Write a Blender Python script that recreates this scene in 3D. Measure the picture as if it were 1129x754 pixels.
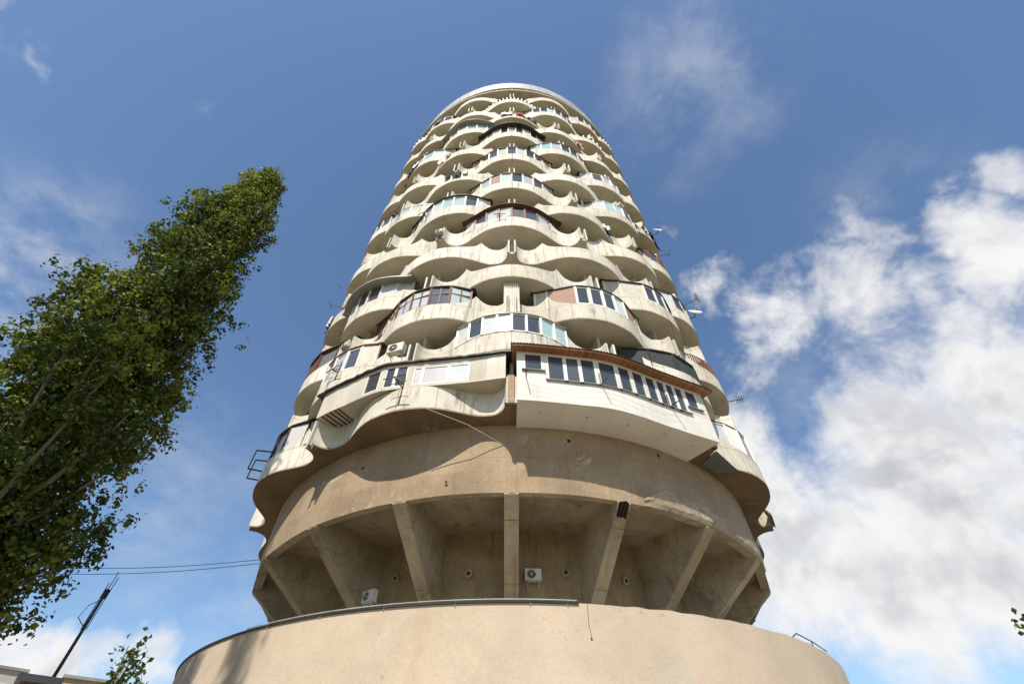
import bpy, math, random
import numpy as np
from mathutils import Vector
R = math.radians
scene = bpy.context.scene
for o in list(bpy.data.objects): bpy.data.objects.remove(o)
random.seed(7)

# ------------------------------------------------------------------ camera
cam_d = bpy.data.cameras.new('camera'); cam = bpy.data.objects.new('camera', cam_d)
scene.collection.objects.link(cam); scene.camera = cam
cam_d.sensor_fit = 'HORIZONTAL'; cam_d.sensor_width = 36.0; cam_d.lens = 16.024
cam_d.clip_start = 0.1; cam_d.clip_end = 6000
cam.location = (0, 0, 1.6); cam.rotation_euler = (R(90 + 48.41), 0, -0.0011)

# ------------------------------------------------------------------ sun, sky, exposure
SUN_AZ, SUN_EL = R(-13), R(52)                    # azimuth measured from -Y towards +X
SUNV = Vector((math.sin(SUN_AZ)*math.cos(SUN_EL), -math.cos(SUN_AZ)*math.cos(SUN_EL), math.sin(SUN_EL)))
sd = bpy.data.lights.new('sun', 'SUN'); sd.energy = 5.0; sd.angle = R(0.53); sd.color = (1.0, 0.94, 0.84)
so = bpy.data.objects.new('sun', sd); scene.collection.objects.link(so)
so.rotation_euler = (-SUNV).to_track_quat('-Z', 'Y').to_euler(); so.location = (-30, -20, 60)
scene.view_settings.view_transform = 'Standard'; scene.view_settings.look = 'None'
scene.view_settings.exposure = 0.45; scene.view_settings.gamma = 1.0
scene.view_settings.use_curve_mapping = False

TH, YAW, FPX = R(48.41), 0.0011, 502.5
def pix_dir(x, y):                                 # direction of sky features, read off the photograph
    a = (x - 564.5)/FPX; b = -(y - 377)/FPX
    v = Vector((a, math.cos(TH) - b*math.sin(TH), math.sin(TH) + b*math.cos(TH)))
    return v.normalized()

class NT:
    """tiny node-tree helper"""
    def __init__(s, tree): s.t = tree; s.n = tree.nodes; s.l = tree.links
    def new(s, typ, **kw):
        n = s.n.new(typ)
        for k, v in kw.items():
            if k.startswith('i_'): n.inputs[k[2:].replace('_', ' ')].default_value = v
            else: setattr(n, k, v)
        return n
    def put(s, sock, v):
        if hasattr(v, 'is_linked') or hasattr(v, 'links'): s.l.new(v, sock)
        else: sock.default_value = v
    def math(s, op, a, b=None, c=None, clamp=False):
        n = s.n.new('ShaderNodeMath'); n.operation = op; n.use_clamp = clamp
        s.put(n.inputs[0], a)
        if b is not None: s.put(n.inputs[1], b)
        if c is not None: s.put(n.inputs[2], c)
        return n.outputs[0]
    def vmath(s, op, a, b=None, scale=None, out=0):
        n = s.n.new('ShaderNodeVectorMath'); n.operation = op
        s.put(n.inputs[0], a)
        if b is not None: s.put(n.inputs[1], b)
        if scale is not None: s.put(n.inputs['Scale'], scale)
        return n.outputs['Value'] if op in ('DISTANCE', 'LENGTH', 'DOT_PRODUCT') else n.outputs[0]
    def ramp(s, v, a, b, lo=0.0, hi=1.0, smooth=True):
        n = s.n.new('ShaderNodeMapRange'); n.interpolation_type = 'SMOOTHSTEP' if smooth else 'LINEAR'; n.clamp = True
        s.put(n.inputs['Value'], v); s.put(n.inputs['From Min'], a); s.put(n.inputs['From Max'], b)
        s.put(n.inputs['To Min'], lo); s.put(n.inputs['To Max'], hi); return n.outputs[0]
    def noise(s, vec, scale, detail=5, rough=0.55, dist=0.0):
        n = s.n.new('ShaderNodeTexNoise'); n.inputs['Scale'].default_value = scale
        n.inputs['Detail'].default_value = detail; n.inputs['Roughness'].default_value = rough
        n.inputs['Distortion'].default_value = dist
        if vec is not None: s.l.new(vec, n.inputs['Vector'])
        return n.outputs[0]
    def mix(s, f, a, b, mode='MIX'):
        n = s.n.new('ShaderNodeMix'); n.data_type = 'RGBA'; n.blend_type = mode
        s.put(n.inputs[0], f); s.put(n.inputs[6], a); s.put(n.inputs[7], b); return n.outputs[2]

world = bpy.data.worlds.new('World'); scene.world = world; world.use_nodes = True
w = NT(world.node_tree); w.n.clear()
sky = w.new('ShaderNodeTexSky', sky_type='NISHITA', sun_disc=False, sun_elevation=SUN_EL,
            sun_rotation=math.atan2(SUNV.x, SUNV.y), altitude=100, air_density=1.0, dust_density=0.6, ozone_density=2.0)
SKY_STRENGTH = 0.113
gen = w.new('ShaderNodeTexCoord').outputs['Generated']
gw = w.new('ShaderNodeTexNoise', i_Scale=3.5, i_Detail=5.0, i_Roughness=0.6); w.l.new(gen, gw.inputs['Vector'])
warp = w.vmath('ADD', gen, w.vmath('SCALE', w.vmath('SUBTRACT', gw.outputs['Color'], (.5, .5, .5)), scale=0.34))
def blob_mask(blobs, grow=1.0):
    acc = None
    for (x, y, rad, amp) in blobs:
        rad *= grow
        c = pix_dir(x, y); e = pix_dir(x + rad, y); e2 = pix_dir(x, y + rad)
        rr = ((c - e).length + (c - e2).length)/2
        d = w.vmath('DISTANCE', warp, tuple(c))
        v = w.ramp(d, 0.0, rr, amp, 0.0)
        acc = v if acc is None else w.math('MAXIMUM', acc, v)
    return acc
CUMULUS = [(1040, 520, 260, 1.0), (960, 620, 220, 1.0), (1120, 640, 220, 1.0), (1100, 420, 170, .92), (1115, 300, 110, .80), (870, 560, 140, .95),
           (1125, 220, 70, .75), (905, 330, 95, .72), (955, 270, 60, .70), (850, 370, 60, .70), (780, 305, 46, .58), (830, 400, 62, .66), (725, 240, 30, .50),
           (820, 480, 90, .82), (900, 440, 36, .45), (1060, 350, 90, .7), (120, 695, 70, .85), (75, 725, 90, .92), (25, 735, 80, .9), (160, 690, 32, .72),
           (-60, -45, 105, 1.0), (110, 690, 90, 1.0), (45, 735, 120, 1.0), (860, 350, 72, .74), (890, 318, 66, .72), (932, 285, 62, .70), (815, 395, 56, .68), (1000, 330, 60, .5), (830, 500, 110, .85), (850, 560, 120, .9), (60, 700, 80, .9), (170, 725, 70, .8), (900, 660, 170, .95), (850, 620, 120, .9), (400, 900, 300, .9), (600, 1000, 500, .9), (1038, 55, 12, .42), (1075, 225, 40, .52), (190, 697, 14, .55)]
WISPS = [(20, 310, 200, 1.25), (210, 520, 130, .55), (240, 670, 120, .6), (770, 70, 120, .7), (750, 130, 90, .5), (1000, 250, 150, .35), (215, 85, 26, .3), (940, 420, 150, .55)]
mc = blob_mask(CUMULUS, 1.3); mw = blob_mask(WISPS)
n1 = w.noise(gen, 5.0, 12, 0.66, 0.35)
n1b = w.noise(gen, 15.0, 8, 0.66, 0.5)
off = w.vmath('ADD', gen, tuple(SUNV*0.035))
n2 = w.noise(off, 5.0, 6, 0.66, 0.35)
nsum = w.math('ADD', w.math('MULTIPLY', w.math('SUBTRACT', n1, 0.5), 1.9), w.math('MULTIPLY', w.math('SUBTRACT', n1b, 0.5), 0.6))
dens = w.math('ADD', w.math('MULTIPLY', mc, 1.35), nsum)
alpha_c = w.ramp(dens, 0.34, 1.25)
alpha_c = w.math('MULTIPLY', alpha_c, w.ramp(mc, 0.02, 0.25))
nw = w.noise(w.vmath('MULTIPLY', gen, (3.0, 3.0, 5.0)), 2.8, 10, 0.62, 0.15)
alpha_w = w.math('MULTIPLY', w.math('MULTIPLY', mw, w.ramp(nw, 0.32, 0.70)), 0.58)
n3 = w.noise(gen, 4.2, 5, 0.52, 0.2); n4 = w.noise(off, 4.2, 5, 0.52, 0.2)
shade = w.ramp(w.math('SUBTRACT', n3, n4), -0.09, 0.09)
big = w.noise(gen, 3.2, 4, 0.5)
body = w.ramp(w.math('ADD', dens, w.math('MULTIPLY', big, 0.9)), 0.95, 2.1)     # thick cloud is greyer
bright = w.math('SUBTRACT', w.math('MULTIPLY_ADD', shade, 0.22, 0.84), w.math('MULTIPLY', body, 0.27))
ccol = w.mix(w.ramp(bright, 0.45, 0.95), (0.46, 0.48, 0.53, 1), (0.90, 0.89, 0.88, 1))
bg_sky = w.new('ShaderNodeBackground'); w.l.new(w.mix(1.0, sky.outputs[0], (0.94, 1.035, 1.09, 1), 'MULTIPLY'), bg_sky.inputs[0]); bg_sky.inputs[1].default_value = SKY_STRENGTH
bg_c = w.new('ShaderNodeBackground'); w.l.new(ccol, bg_c.inputs[0]); bg_c.inputs[1].default_value = 0.78
bg_w = w.new('ShaderNodeBackground'); bg_w.inputs[0].default_value = (0.74, 0.77, 0.82, 1); bg_w.inputs[1].default_value = 0.72
m1 = w.new('ShaderNodeMixShader'); w.l.new(alpha_w, m1.inputs[0]); w.l.new(bg_sky.outputs[0], m1.inputs[1]); w.l.new(bg_w.outputs[0], m1.inputs[2])
m2 = w.new('ShaderNodeMixShader'); w.l.new(alpha_c, m2.inputs[0]); w.l.new(m1.outputs[0], m2.inputs[1]); w.l.new(bg_c.outputs[0], m2.inputs[2])
wo = w.new('ShaderNodeOutputWorld'); w.l.new(m2.outputs[0], wo.inputs[0])

# ------------------------------------------------------------------ materials
def surface(name, c1, c2=None, rough=0.85, spec=0.3, big=0.5, fine=6.0, fine_amt=0.12, streak=None, grime=None,
            seams=None, bump=0.0, bump_scale=25.0, patch=None, hlines=None, metal=0.0, planks=None, ledge=False, specks=None):
    """weathered surface: blotches of two colours, fine grain, rain streaks, dirty edges, panel joints"""
    m = bpy.data.materials.new(name); m.use_nodes = True; n = NT(m.node_tree)
    bs = n.n['Principled BSDF']; bs.inputs['Roughness'].default_value = rough
    bs.inputs['Specular IOR Level'].default_value = spec; bs.inputs['Metallic'].default_value = metal
    pos = n.new('ShaderNodeNewGeometry').outputs['Position']
    rnd = n.new('ShaderNodeObjectInfo').outputs['Random']
    uv = n.new('ShaderNodeUVMap').outputs[0]
    sep = n.new('ShaderNodeSeparateXYZ'); n.l.new(uv, sep.inputs[0]); U, V = sep.outputs[0], sep.outputs[1]
    c2 = c2 or tuple(x*0.82 for x in c1)
    col = n.mix(n.ramp(n.noise(pos, big, 6, 0.6, 0.3), 0.34, 0.66), (*c1, 1), (*c2, 1))
    col = n.mix(1.0, col, n.mix(n.noise(pos, fine, 6, 0.7), (1-fine_amt*2,)*3 + (1,), (1+fine_amt*1.4,)*3 + (1,)), 'MULTIPLY')
    col = n.mix(1.0, col, n.mix(rnd, (0.86, 0.84, 0.80, 1), (1.06, 1.06, 1.06, 1)), 'MULTIPLY')
    if patch:
        pc, sc, lo, hi = patch
        col = n.mix(n.math('MULTIPLY', n.ramp(n.noise(pos, sc, 9, 0.68, 0.8), lo, hi), 0.85), col, (*pc, 1))
    if streak:
        sc, amt = streak
        comb = n.new('ShaderNodeCombineXYZ')
        n.l.new(n.math('MULTIPLY', U, 2.3), comb.inputs[0]); n.l.new(n.math('MULTIPLY', V, 0.28), comb.inputs[1])
        n.l.new(n.math('MULTIPLY', rnd, 57.0), comb.inputs[2])
        s = n.ramp(n.noise(comb.outputs[0], 1.5, 8, 0.70), 0.50, 0.72)
        col = n.mix(n.math('MULTIPLY', s, amt), col, (*sc, 1))
    if grime:
        gc, v0, v1, amt = grime                     # dirt along the lower and the upper edge, V in metres
        nz = n.noise(pos, 3.5, 6, 0.7)
        lo = n.ramp(n.math('SUBTRACT', V, n.math('MULTIPLY', nz, 0.16)), v0 - 0.04, v0 + 0.05, 1.0, 0.0)
        hi = n.ramp(n.math('ADD', V, n.math('MULTIPLY', nz, 0.22)), v1 - 0.02, v1 + 0.12)
        col = n.mix(n.math('MULTIPLY', n.math('MAXIMUM', lo, n.math('MULTIPLY', hi, 0.7)), amt), col, (*gc, 1))
    if seams:
        scol, offs, half = seams
        au = n.math('ABSOLUTE', U); acc = None
        for o_ in offs:
            d = n.math('LESS_THAN', n.math('ABSOLUTE', n.math('SUBTRACT', au, o_)), half)
            acc = d if acc is None else n.math('MAXIMUM', acc, d)
        col = n.mix(n.math('MULTIPLY', acc, 0.65), col, (*scol, 1))
    if specks:                                      # small pits and dirt spots
        col = n.mix(n.math('MULTIPLY', n.ramp(n.noise(pos, specks[1], 2, 0.5), 0.70, 0.76), 0.6), col, (*specks[0], 1))
    if ledge:                                       # joint line where the parapet panels are capped, and a thin drip edge
        l1 = n.math('LESS_THAN', n.math('ABSOLUTE', n.math('SUBTRACT', V, n.math('MULTIPLY_ADD', n.noise(pos, 1.5, 3), .06, 1.24))), 0.016)
        l2 = n.math('LESS_THAN', n.math('ABSOLUTE', n.math('SUBTRACT', V, 0.20)), 0.010)
        col = n.mix(n.math('MAXIMUM', n.math('MULTIPLY', l1, .60), n.math('MULTIPLY', l2, .35)), col, (0.15, 0.115, 0.075, 1))
    if hlines:
        hcol, su, sv, half, amt = hlines
        acc = None
        for (q, s) in ((U, su), (V, sv)):
            if s:
                d = n.math('LESS_THAN', n.math('ABSOLUTE', n.math('SUBTRACT', n.math('FRACT', n.math('DIVIDE', q, s)), 0.5)), half/s)
                acc = d if acc is None else n.math('MAXIMUM', acc, d)
        brk = n.ramp(n.noise(pos, 1.3, 3), 0.40, 0.55)
        col = n.mix(n.math('MULTIPLY', n.math('MULTIPLY', acc, brk), amt), col, (*hcol, 1))
    if planks:
        pw, amt = planks
        comb = n.new('ShaderNodeCombineXYZ'); n.l.new(n.math('FLOOR', n.math('DIVIDE', U, pw)), comb.inputs[0])
        wn = n.new('ShaderNodeTexWhiteNoise', noise_dimensions='3D'); n.l.new(comb.outputs[0], wn.inputs[0])
        col = n.mix(amt, col, n.mix(wn.outputs[0], (0.5, 0.5, 0.5, 1), (1.25, 1.25, 1.25, 1)), 'MULTIPLY')
        col = n.mix(n.math('LESS_THAN', n.math('FRACT', n.math('DIVIDE', U, pw)), 0.08), col, n.mix(0.6, col, (0.02, 0.015, 0.01, 1)))
    n.l.new(col, bs.inputs['Base Color'])
    if bump:
        b = n.new('ShaderNodeBump'); b.inputs['Strength'].default_value = bump; b.inputs['Distance'].default_value = 0.03
        h = n.math('ADD', n.noise(pos, bump_scale, 5, 0.65), n.math('MULTIPLY', n.noise(pos, 2.0, 4, 0.6), 1.2))
        n.l.new(h, b.inputs['Height']); n.l.new(b.outputs[0], bs.inputs['Normal'])
    return m

def glass(name, base, rough=0.04, tint2=None):
    """window pane with curtain and room dimly behind: dark or pale body under a mirror-like surface"""
    m = bpy.data.materials.new(name); m.use_nodes = True; n = NT(m.node_tree); bs = n.n['Principled BSDF']
    bs.inputs['Roughness'].default_value = rough; bs.inputs['Specular IOR Level'].default_value = 0.75; bs.inputs['IOR'].default_value = 1.6
    rnd = n.new('ShaderNodeObjectInfo').outputs['Random']
    pos = n.new('ShaderNodeNewGeometry').outputs['Position']
    f = n.math('ADD', n.math('MULTIPLY', rnd, 0.7), n.math('MULTIPLY', n.noise(pos, 1.1, 3), 0.5), clamp=True)
    n.l.new(n.mix(f, (*base, 1), (*(tint2 or base), 1)), bs.inputs['Base Color'])
    b = n.new('ShaderNodeBump'); b.inputs['Strength'].default_value = 0.05; b.inputs['Distance'].default_value = 0.02
    n.l.new(n.noise(pos, 1.6, 2), b.inputs['Height']); n.l.new(b.outputs[0], bs.inputs['Normal'])
    return m

DIRT = (0.13, 0.10, 0.07)
M = {}
M['parapet'] = surface('painted_concrete', (0.67, 0.635, 0.55), (0.56, 0.52, 0.43), 0.8, streak=((0.24, 0.195, 0.14), 0.9), grime=((0.19, 0.13, 0.075), 0.0, 9.0, 0.85),
                       seams=((0.16, 0.12, 0.08), (0.0, 1.75, 2.95), 0.016), ledge=True, bump=0.25, patch=((0.40, 0.345, 0.265), 1.3, 0.56, 0.74))
M['soffit'] = surface('soffit_concrete', (0.60, 0.55, 0.45), (0.49, 0.445, 0.355), 0.9, patch=((0.33, 0.28, 0.20), 0.7, 0.58, 0.78), bump=0.2, hlines=((0.2, 0.17, 0.12), 0.0, 1.25, 0.012, 0.35))
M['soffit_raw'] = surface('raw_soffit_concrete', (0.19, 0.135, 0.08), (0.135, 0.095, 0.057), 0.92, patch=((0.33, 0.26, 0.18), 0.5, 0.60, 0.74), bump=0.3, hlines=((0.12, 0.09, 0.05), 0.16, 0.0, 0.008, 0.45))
M['inner'] = surface('loggia_plaster', (0.52, 0.47, 0.38), (0.38, 0.34, 0.27), 0.9, bump=0.2)
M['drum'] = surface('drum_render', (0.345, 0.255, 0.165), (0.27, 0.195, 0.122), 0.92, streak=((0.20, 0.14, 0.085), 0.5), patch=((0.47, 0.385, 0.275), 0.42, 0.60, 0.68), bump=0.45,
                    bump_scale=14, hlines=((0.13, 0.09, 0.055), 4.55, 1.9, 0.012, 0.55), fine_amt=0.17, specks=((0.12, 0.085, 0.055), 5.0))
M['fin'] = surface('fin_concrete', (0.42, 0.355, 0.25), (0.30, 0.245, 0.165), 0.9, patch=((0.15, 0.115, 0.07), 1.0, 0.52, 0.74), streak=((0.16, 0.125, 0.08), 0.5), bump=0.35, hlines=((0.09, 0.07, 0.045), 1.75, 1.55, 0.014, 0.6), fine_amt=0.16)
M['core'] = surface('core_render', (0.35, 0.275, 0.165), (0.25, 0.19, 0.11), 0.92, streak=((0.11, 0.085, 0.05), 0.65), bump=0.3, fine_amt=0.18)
M['ring'] = surface('podium_stucco', (0.58, 0.475, 0.365), (0.51, 0.415, 0.315), 0.95, fine=14, fine_amt=0.13, bump=0.28, bump_scale=42, streak=((0.48, 0.36, 0.23), 0.35), patch=((0.61, 0.52, 0.40), 0.5, .55, .95), specks=((0.26, 0.19, 0.12), 7.0))
M['roofing'] = surface('pale_roofing', (0.34, 0.31, 0.27), (0.25, 0.225, 0.19), 0.9)
M['white_wall'] = surface('white_cladding', (0.66, 0.635, 0.58), (0.59, 0.565, 0.51), 0.7, fine_amt=0.05, streak=((0.46, 0.42, 0.35), 0.5), hlines=((0.35, 0.33, 0.3), 2.3, 0.55, 0.010, 0.35), patch=((0.58, 0.55, 0.48), 0.7, .55, .8), bump=0.1)
M['old_wall'] = surface('old_white_panel', (0.58, 0.54, 0.46), (0.50, 0.455, 0.38), 0.8, streak=((0.3, 0.26, 0.2), 0.45), patch=((0.4, 0.35, 0.28), 0.9, 0.62, 0.8), hlines=((0.25, 0.21, 0.16), 1.25, 0.0, 0.012, 0.6), bump=0.2)
M['wood'] = surface('orange_boards', (0.34, 0.155, 0.062), (0.25, 0.11, 0.045), 0.55, planks=(0.12, 0.6))
M['brown'] = surface('brown_painted_timber', (0.17, 0.065, 0.03), (0.11, 0.042, 0.022), 0.6)
M['rust'] = surface('rusty_sheet', (0.12, 0.065, 0.04), (0.07, 0.045, 0.035), 0.8)
M['dark'] = surface('dark_tin', (0.035, 0.032, 0.03), (0.06, 0.05, 0.042), 0.55)
M['greytin'] = surface('grey_tin', (0.30, 0.29, 0.26), (0.20, 0.19, 0.17), 0.5, spec=0.5)
M['pvc'] = surface('white_frame', (0.78, 0.77, 0.73), (0.70, 0.68, 0.63), 0.5, fine_amt=0.04)
M['cream'] = surface('cream_frame', (0.60, 0.54, 0.42), (0.52, 0.46, 0.36), 0.6, fine_amt=0.08)
M['corr'] = surface('corrugated_white', (0.70, 0.67, 0.61), (0.60, 0.57, 0.50), 0.6, streak=((0.4, 0.34, 0.26), 0.35))
M['net'] = surface('dark_green_sheet', (0.03, 0.036, 0.034), (0.05, 0.055, 0.05), 0.7)
M['slate'] = surface('grey_green_sheet', (0.13, 0.145, 0.135), (0.10, 0.11, 0.10), 0.7)
M['metal'] = surface('galvanised_metal', (0.50, 0.50, 0.48), (0.40, 0.39, 0.37), 0.4, spec=0.6)
M['bandtin'] = surface('dull_band_sheet', (0.40, 0.40, 0.40), (0.30, 0.30, 0.31), 0.6, streak=((0.22, 0.21, 0.20), 0.5))
M['iron'] = surface('dark_iron', (0.035, 0.03, 0.027), (0.06, 0.045, 0.035), 0.6)
M['ac'] = surface('ac_casing', (0.66, 0.64, 0.58), (0.56, 0.53, 0.47), 0.5, fine_amt=0.06)
M['black'] = surface('black_plastic_and_hole_shade', (0.015, 0.015, 0.015), (0.02, 0.02, 0.02), 0.5)  # also the shade inside holes and open windows, painted as flat black
M['cloth_red'] = surface('red_cloth', (0.42, 0.05, 0.04), None, 0.9); M['cloth_white'] = surface('white_cloth', (0.75, 0.74, 0.72), None, 0.9)
M['cloth_dark'] = surface('dark_cloth', (0.025, 0.025, 0.035), None, 0.9); M['cloth_blue'] = surface('blue_cloth', (0.10, 0.16, 0.30), None, 0.9)
M['cloth_pink'] = surface('pink_cloth', (0.55, 0.27, 0.22), None, 0.9)
M['g_dark'] = glass('dark_window_glass', (0.025, 0.028, 0.033), 0.03, (0.08, 0.085, 0.09))
M['g_pale'] = glass('pale_curtained_glass', (0.34, 0.40, 0.44), 0.06, (0.62, 0.63, 0.60))
M['g_teal'] = glass('teal_glass', (0.25, 0.42, 0.42), 0.05, (0.42, 0.55, 0.54))
M['g_pink'] = glass('lilac_curtained_glass', (0.50, 0.44, 0.46), 0.06, (0.60, 0.57, 0.55))
def brick_mat():
    m = surface('red_brick', (0.4, 0.2, 0.12)); n = NT(m.node_tree); bs = n.n['Principled BSDF']
    uv = n.new('ShaderNodeUVMap').outputs[0]
    b = n.new('ShaderNodeTexBrick'); n.l.new(uv, b.inputs[0]); b.inputs['Scale'].default_value = 2.0
    b.inputs['Color1'].default_value = (0.30, 0.145, 0.085, 1); b.inputs['Color2'].default_value = (0.36, 0.20, 0.13, 1)
    b.inputs['Mortar'].default_value = (0.34, 0.30, 0.25, 1); b.inputs['Mortar Size'].default_value = 0.025
    b.inputs['Brick Width'].default_value = 0.5; b.inputs['Row Height'].default_value = 0.16
    n.l.new(b.outputs[0], bs.inputs['Base Color']); return m
M['brick'] = brick_mat()
def rough_edge_mat():
    return surface('patched_plaster', (0.42, 0.345, 0.25), (0.32, 0.25, 0.17), 0.95, patch=((0.22, 0.17, 0.12), 1.6, 0.55, 0.68), bump=0.9, bump_scale=9, fine_amt=0.2)
M['patch'] = rough_edge_mat()
def leaf_mat(name, c1, c2, c3):
    m = bpy.data.materials.new(name); m.use_nodes = True; n = NT(m.node_tree); bs = n.n['Principled BSDF']
    at = n.new('ShaderNodeAttribute', attribute_name='tone').outputs['Fac']
    col = n.mix(n.ramp(at, 0.0, 0.55), (*c1, 1), (*c2, 1)); col = n.mix(n.ramp(at, 0.6, 1.0), col, (*c3, 1))
    n.l.new(col, bs.inputs['Base Color']); bs.inputs['Roughness'].default_value = 0.6; bs.inputs['Specular IOR Level'].default_value = 0.3
    tr = n.new('ShaderNodeBsdfTranslucent'); n.l.new(n.mix(1.0, col, (1.5, 1.5, 0.6, 1), 'MULTIPLY'), tr.inputs[0])
    mx = n.new('ShaderNodeMixShader'); mx.inputs[0].default_value = 0.28
    out = n.n['Material Output']; n.l.new(bs.outputs[0], mx.inputs[1]); n.l.new(tr.outputs[0], mx.inputs[2]); n.l.new(mx.outputs[0], out.inputs[0])
    return m
M['leaf'] = leaf_mat('poplar_leaf', (0.026, 0.044, 0.007), (0.095, 0.126, 0.017), (0.23, 0.245, 0.036))
M['leaf2'] = leaf_mat('young_leaf', (0.035, 0.055, 0.012), (0.06, 0.09, 0.018), (0.11, 0.14, 0.03))
M['bark'] = surface('poplar_bark', (0.25, 0.205, 0.145), (0.15, 0.12, 0.085), 0.95, bump=0.6)

# ------------------------------------------------------------------ mesh helpers
CX, CY = 0.0, 30.0
def P(phi, r, z=0.0):                               # tower polar coordinates, phi=0 faces the camera
    a = R(phi); return Vector((CX + r*math.sin(a), CY - r*math.cos(a), z))
WLOC = {}
class MB:
    def __init__(s): s.v = []; s.f = []; s.m = []; s.uv = []; s.sm = []; s.mats = []
    def mi(s, mat):
        if mat not in s.mats: s.mats.append(mat)
        return s.mats.index(mat)
    def face(s, pts, mat, uv=None, smooth=False):
        i = len(s.v); s.v += [tuple(p) for p in pts]; s.f.append(tuple(range(i, i+len(pts)))); s.m.append(s.mi(mat))
        s.uv.append(uv or [(p[0], p[2]) for p in pts]); s.sm.append(smooth)
    def strip(s, A, B, mat, uva=None, uvb=None, smooth=True, flip=False):
        i = len(s.v); n = len(A); s.v += [tuple(p) for p in A] + [tuple(p) for p in B]; k = s.mi(mat)
        if uva is None:
            d = [0.0]
            for j in range(1, n): d.append(d[-1] + (Vector(A[j]) - Vector(A[j-1])).length)
            uva = [(x, A[j][2]) for j, x in enumerate(d)]; uvb = [(x, B[j][2]) for j, x in enumerate(d)]
        for j in range(n-1):
            q = [i+j, i+j+1, i+n+j+1, i+n+j]; u = [uva[j], uva[j+1], uvb[j+1], uvb[j]]
            if flip: q.reverse(); u.reverse()
            s.f.append(tuple(q)); s.m.append(k); s.uv.append(u); s.sm.append(smooth)
    def box(s, c, ax, ay, az, mat):                 # centre and three half-extent vectors
        c = Vector(c); ax, ay, az = Vector(ax), Vector(ay), Vector(az)
        p = lambda i, j, k: c + ax*i + ay*j + az*k
        for q in ((( -1,-1,-1),(1,-1,-1),(1,-1,1),(-1,-1,1)), ((1,1,-1),(-1,1,-1),(-1,1,1),(1,1,1)), ((1,-1,-1),(1,1,-1),(1,1,1),(1,-1,1)),
                  ((-1,1,-1),(-1,-1,-1),(-1,-1,1),(-1,1,1)), ((-1,-1,1),(1,-1,1),(1,1,1),(-1,1,1)), ((-1,1,-1),(1,1,-1),(1,-1,-1),(-1,-1,-1))):
            s.face([p(*t) for t in q], mat, [(t[0]*ax.length + t[1]*ay.length, t[2]*az.length) for t in q])
    def bar(s, a, b, wd, mat, up=(0, 0, 1), hd=None):   # square bar between two points
        a, b = Vector(a), Vector(b); d = b - a; L = d.length; d = d/L
        x = d.cross(Vector(up))
        if x.length < 1e-4: x = d.cross(Vector((1, 0, 0)))
        x.normalize(); y = d.cross(x)
        s.box((a+b)/2, d*L/2, x*wd/2, y*(hd or wd)/2, mat)
    def tube(s, path, r, mat, n=6, closed=False, taper=None):
        path = [Vector(p) for p in path]; rings = []
        for i, p in enumerate(path):
            t = (path[min(i+1, len(path)-1)] - path[max(i-1, 0)])
            if closed: t = path[(i+1) % len(path)] - path[i-1]
            t.normalize(); x = t.cross(Vector((0, 0, 1)))
            if x.length < 1e-3: x = t.cross(Vector((1, 0, 0)))
            x.normalize(); y = t.cross(x); rr = taper[i] if taper else r
            rings.append([p + x*math.cos(2*math.pi*k/n)*rr + y*math.sin(2*math.pi*k/n)*rr for k in range(n+1)])
        if closed: rings.append(rings[0])
        for a, b in zip(rings[:-1], rings[1:]): s.strip(a, b, mat, flip=True)
        if not closed: s.face(list(reversed(rings[-1][:-1]))[::-1], mat); s.face(rings[0][:-1][::-1], mat)
    def disc(s, c, nrm, r, mat, n=20, depth=0.0, r2=None):
        c = Vector(c); nrm = Vector(nrm).normalized(); x = nrm.cross(Vector((0, 0, 1)))
        if x.length < 1e-3: x = Vector((1, 0, 0))
        x.normalize(); y = x.cross(nrm) * -1
        ring = lambda q, rad: [q + x*math.cos(2*math.pi*k/n)*rad + y*math.sin(2*math.pi*k/n)*rad for k in range(n+1)]
        top = ring(c + nrm*depth, r2 if r2 else r)
        s.face(top[:-1], mat)
        if depth: s.strip(ring(c, r), top, mat)
    def build(s, name, parent=None, origin=None, label=None, cat=None, group=None, kind=None):
        me = bpy.data.meshes.new(name)
        arr = np.array(s.v, dtype=float)
        if origin is None:
            origin = Vector(((arr[:, 0].min()+arr[:, 0].max())/2, (arr[:, 1].min()+arr[:, 1].max())/2, arr[:, 2].min()))
        origin = Vector(origin)
        me.from_pydata([tuple(p) for p in (arr - np.array(origin))], [], s.f)
        for mt in s.mats: me.materials.append(M[mt])
        me.polygons.foreach_set('material_index', s.m); me.polygons.foreach_set('use_smooth', s.sm)
        ul = me.uv_layers.new(name='UVMap'); ul.data.foreach_set('uv', np.array([c for f in s.uv for u in f for c in u], dtype=float))
        me.update()
        o = bpy.data.objects.new(name, me); scene.collection.objects.link(o)
        if parent is not None: o.parent = parent; o.location = origin - WLOC[parent.name]
        else: o.location = origin
        WLOC[o.name] = origin; tag(o, label, cat, group, kind); return o
def tag(o, label=None, cat=None, group=None, kind=None):
    for k, v in (('label', label), ('category', cat), ('group', group), ('kind', kind)):
        if v: o[k] = v
    return o
def empty(name, loc, label, cat, group=None):
    o = bpy.data.objects.new(name, None); scene.collection.objects.link(o); o.location = loc; o.empty_display_size = 0.5
    WLOC[o.name] = Vector(loc); return tag(o, label, cat, group)

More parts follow.
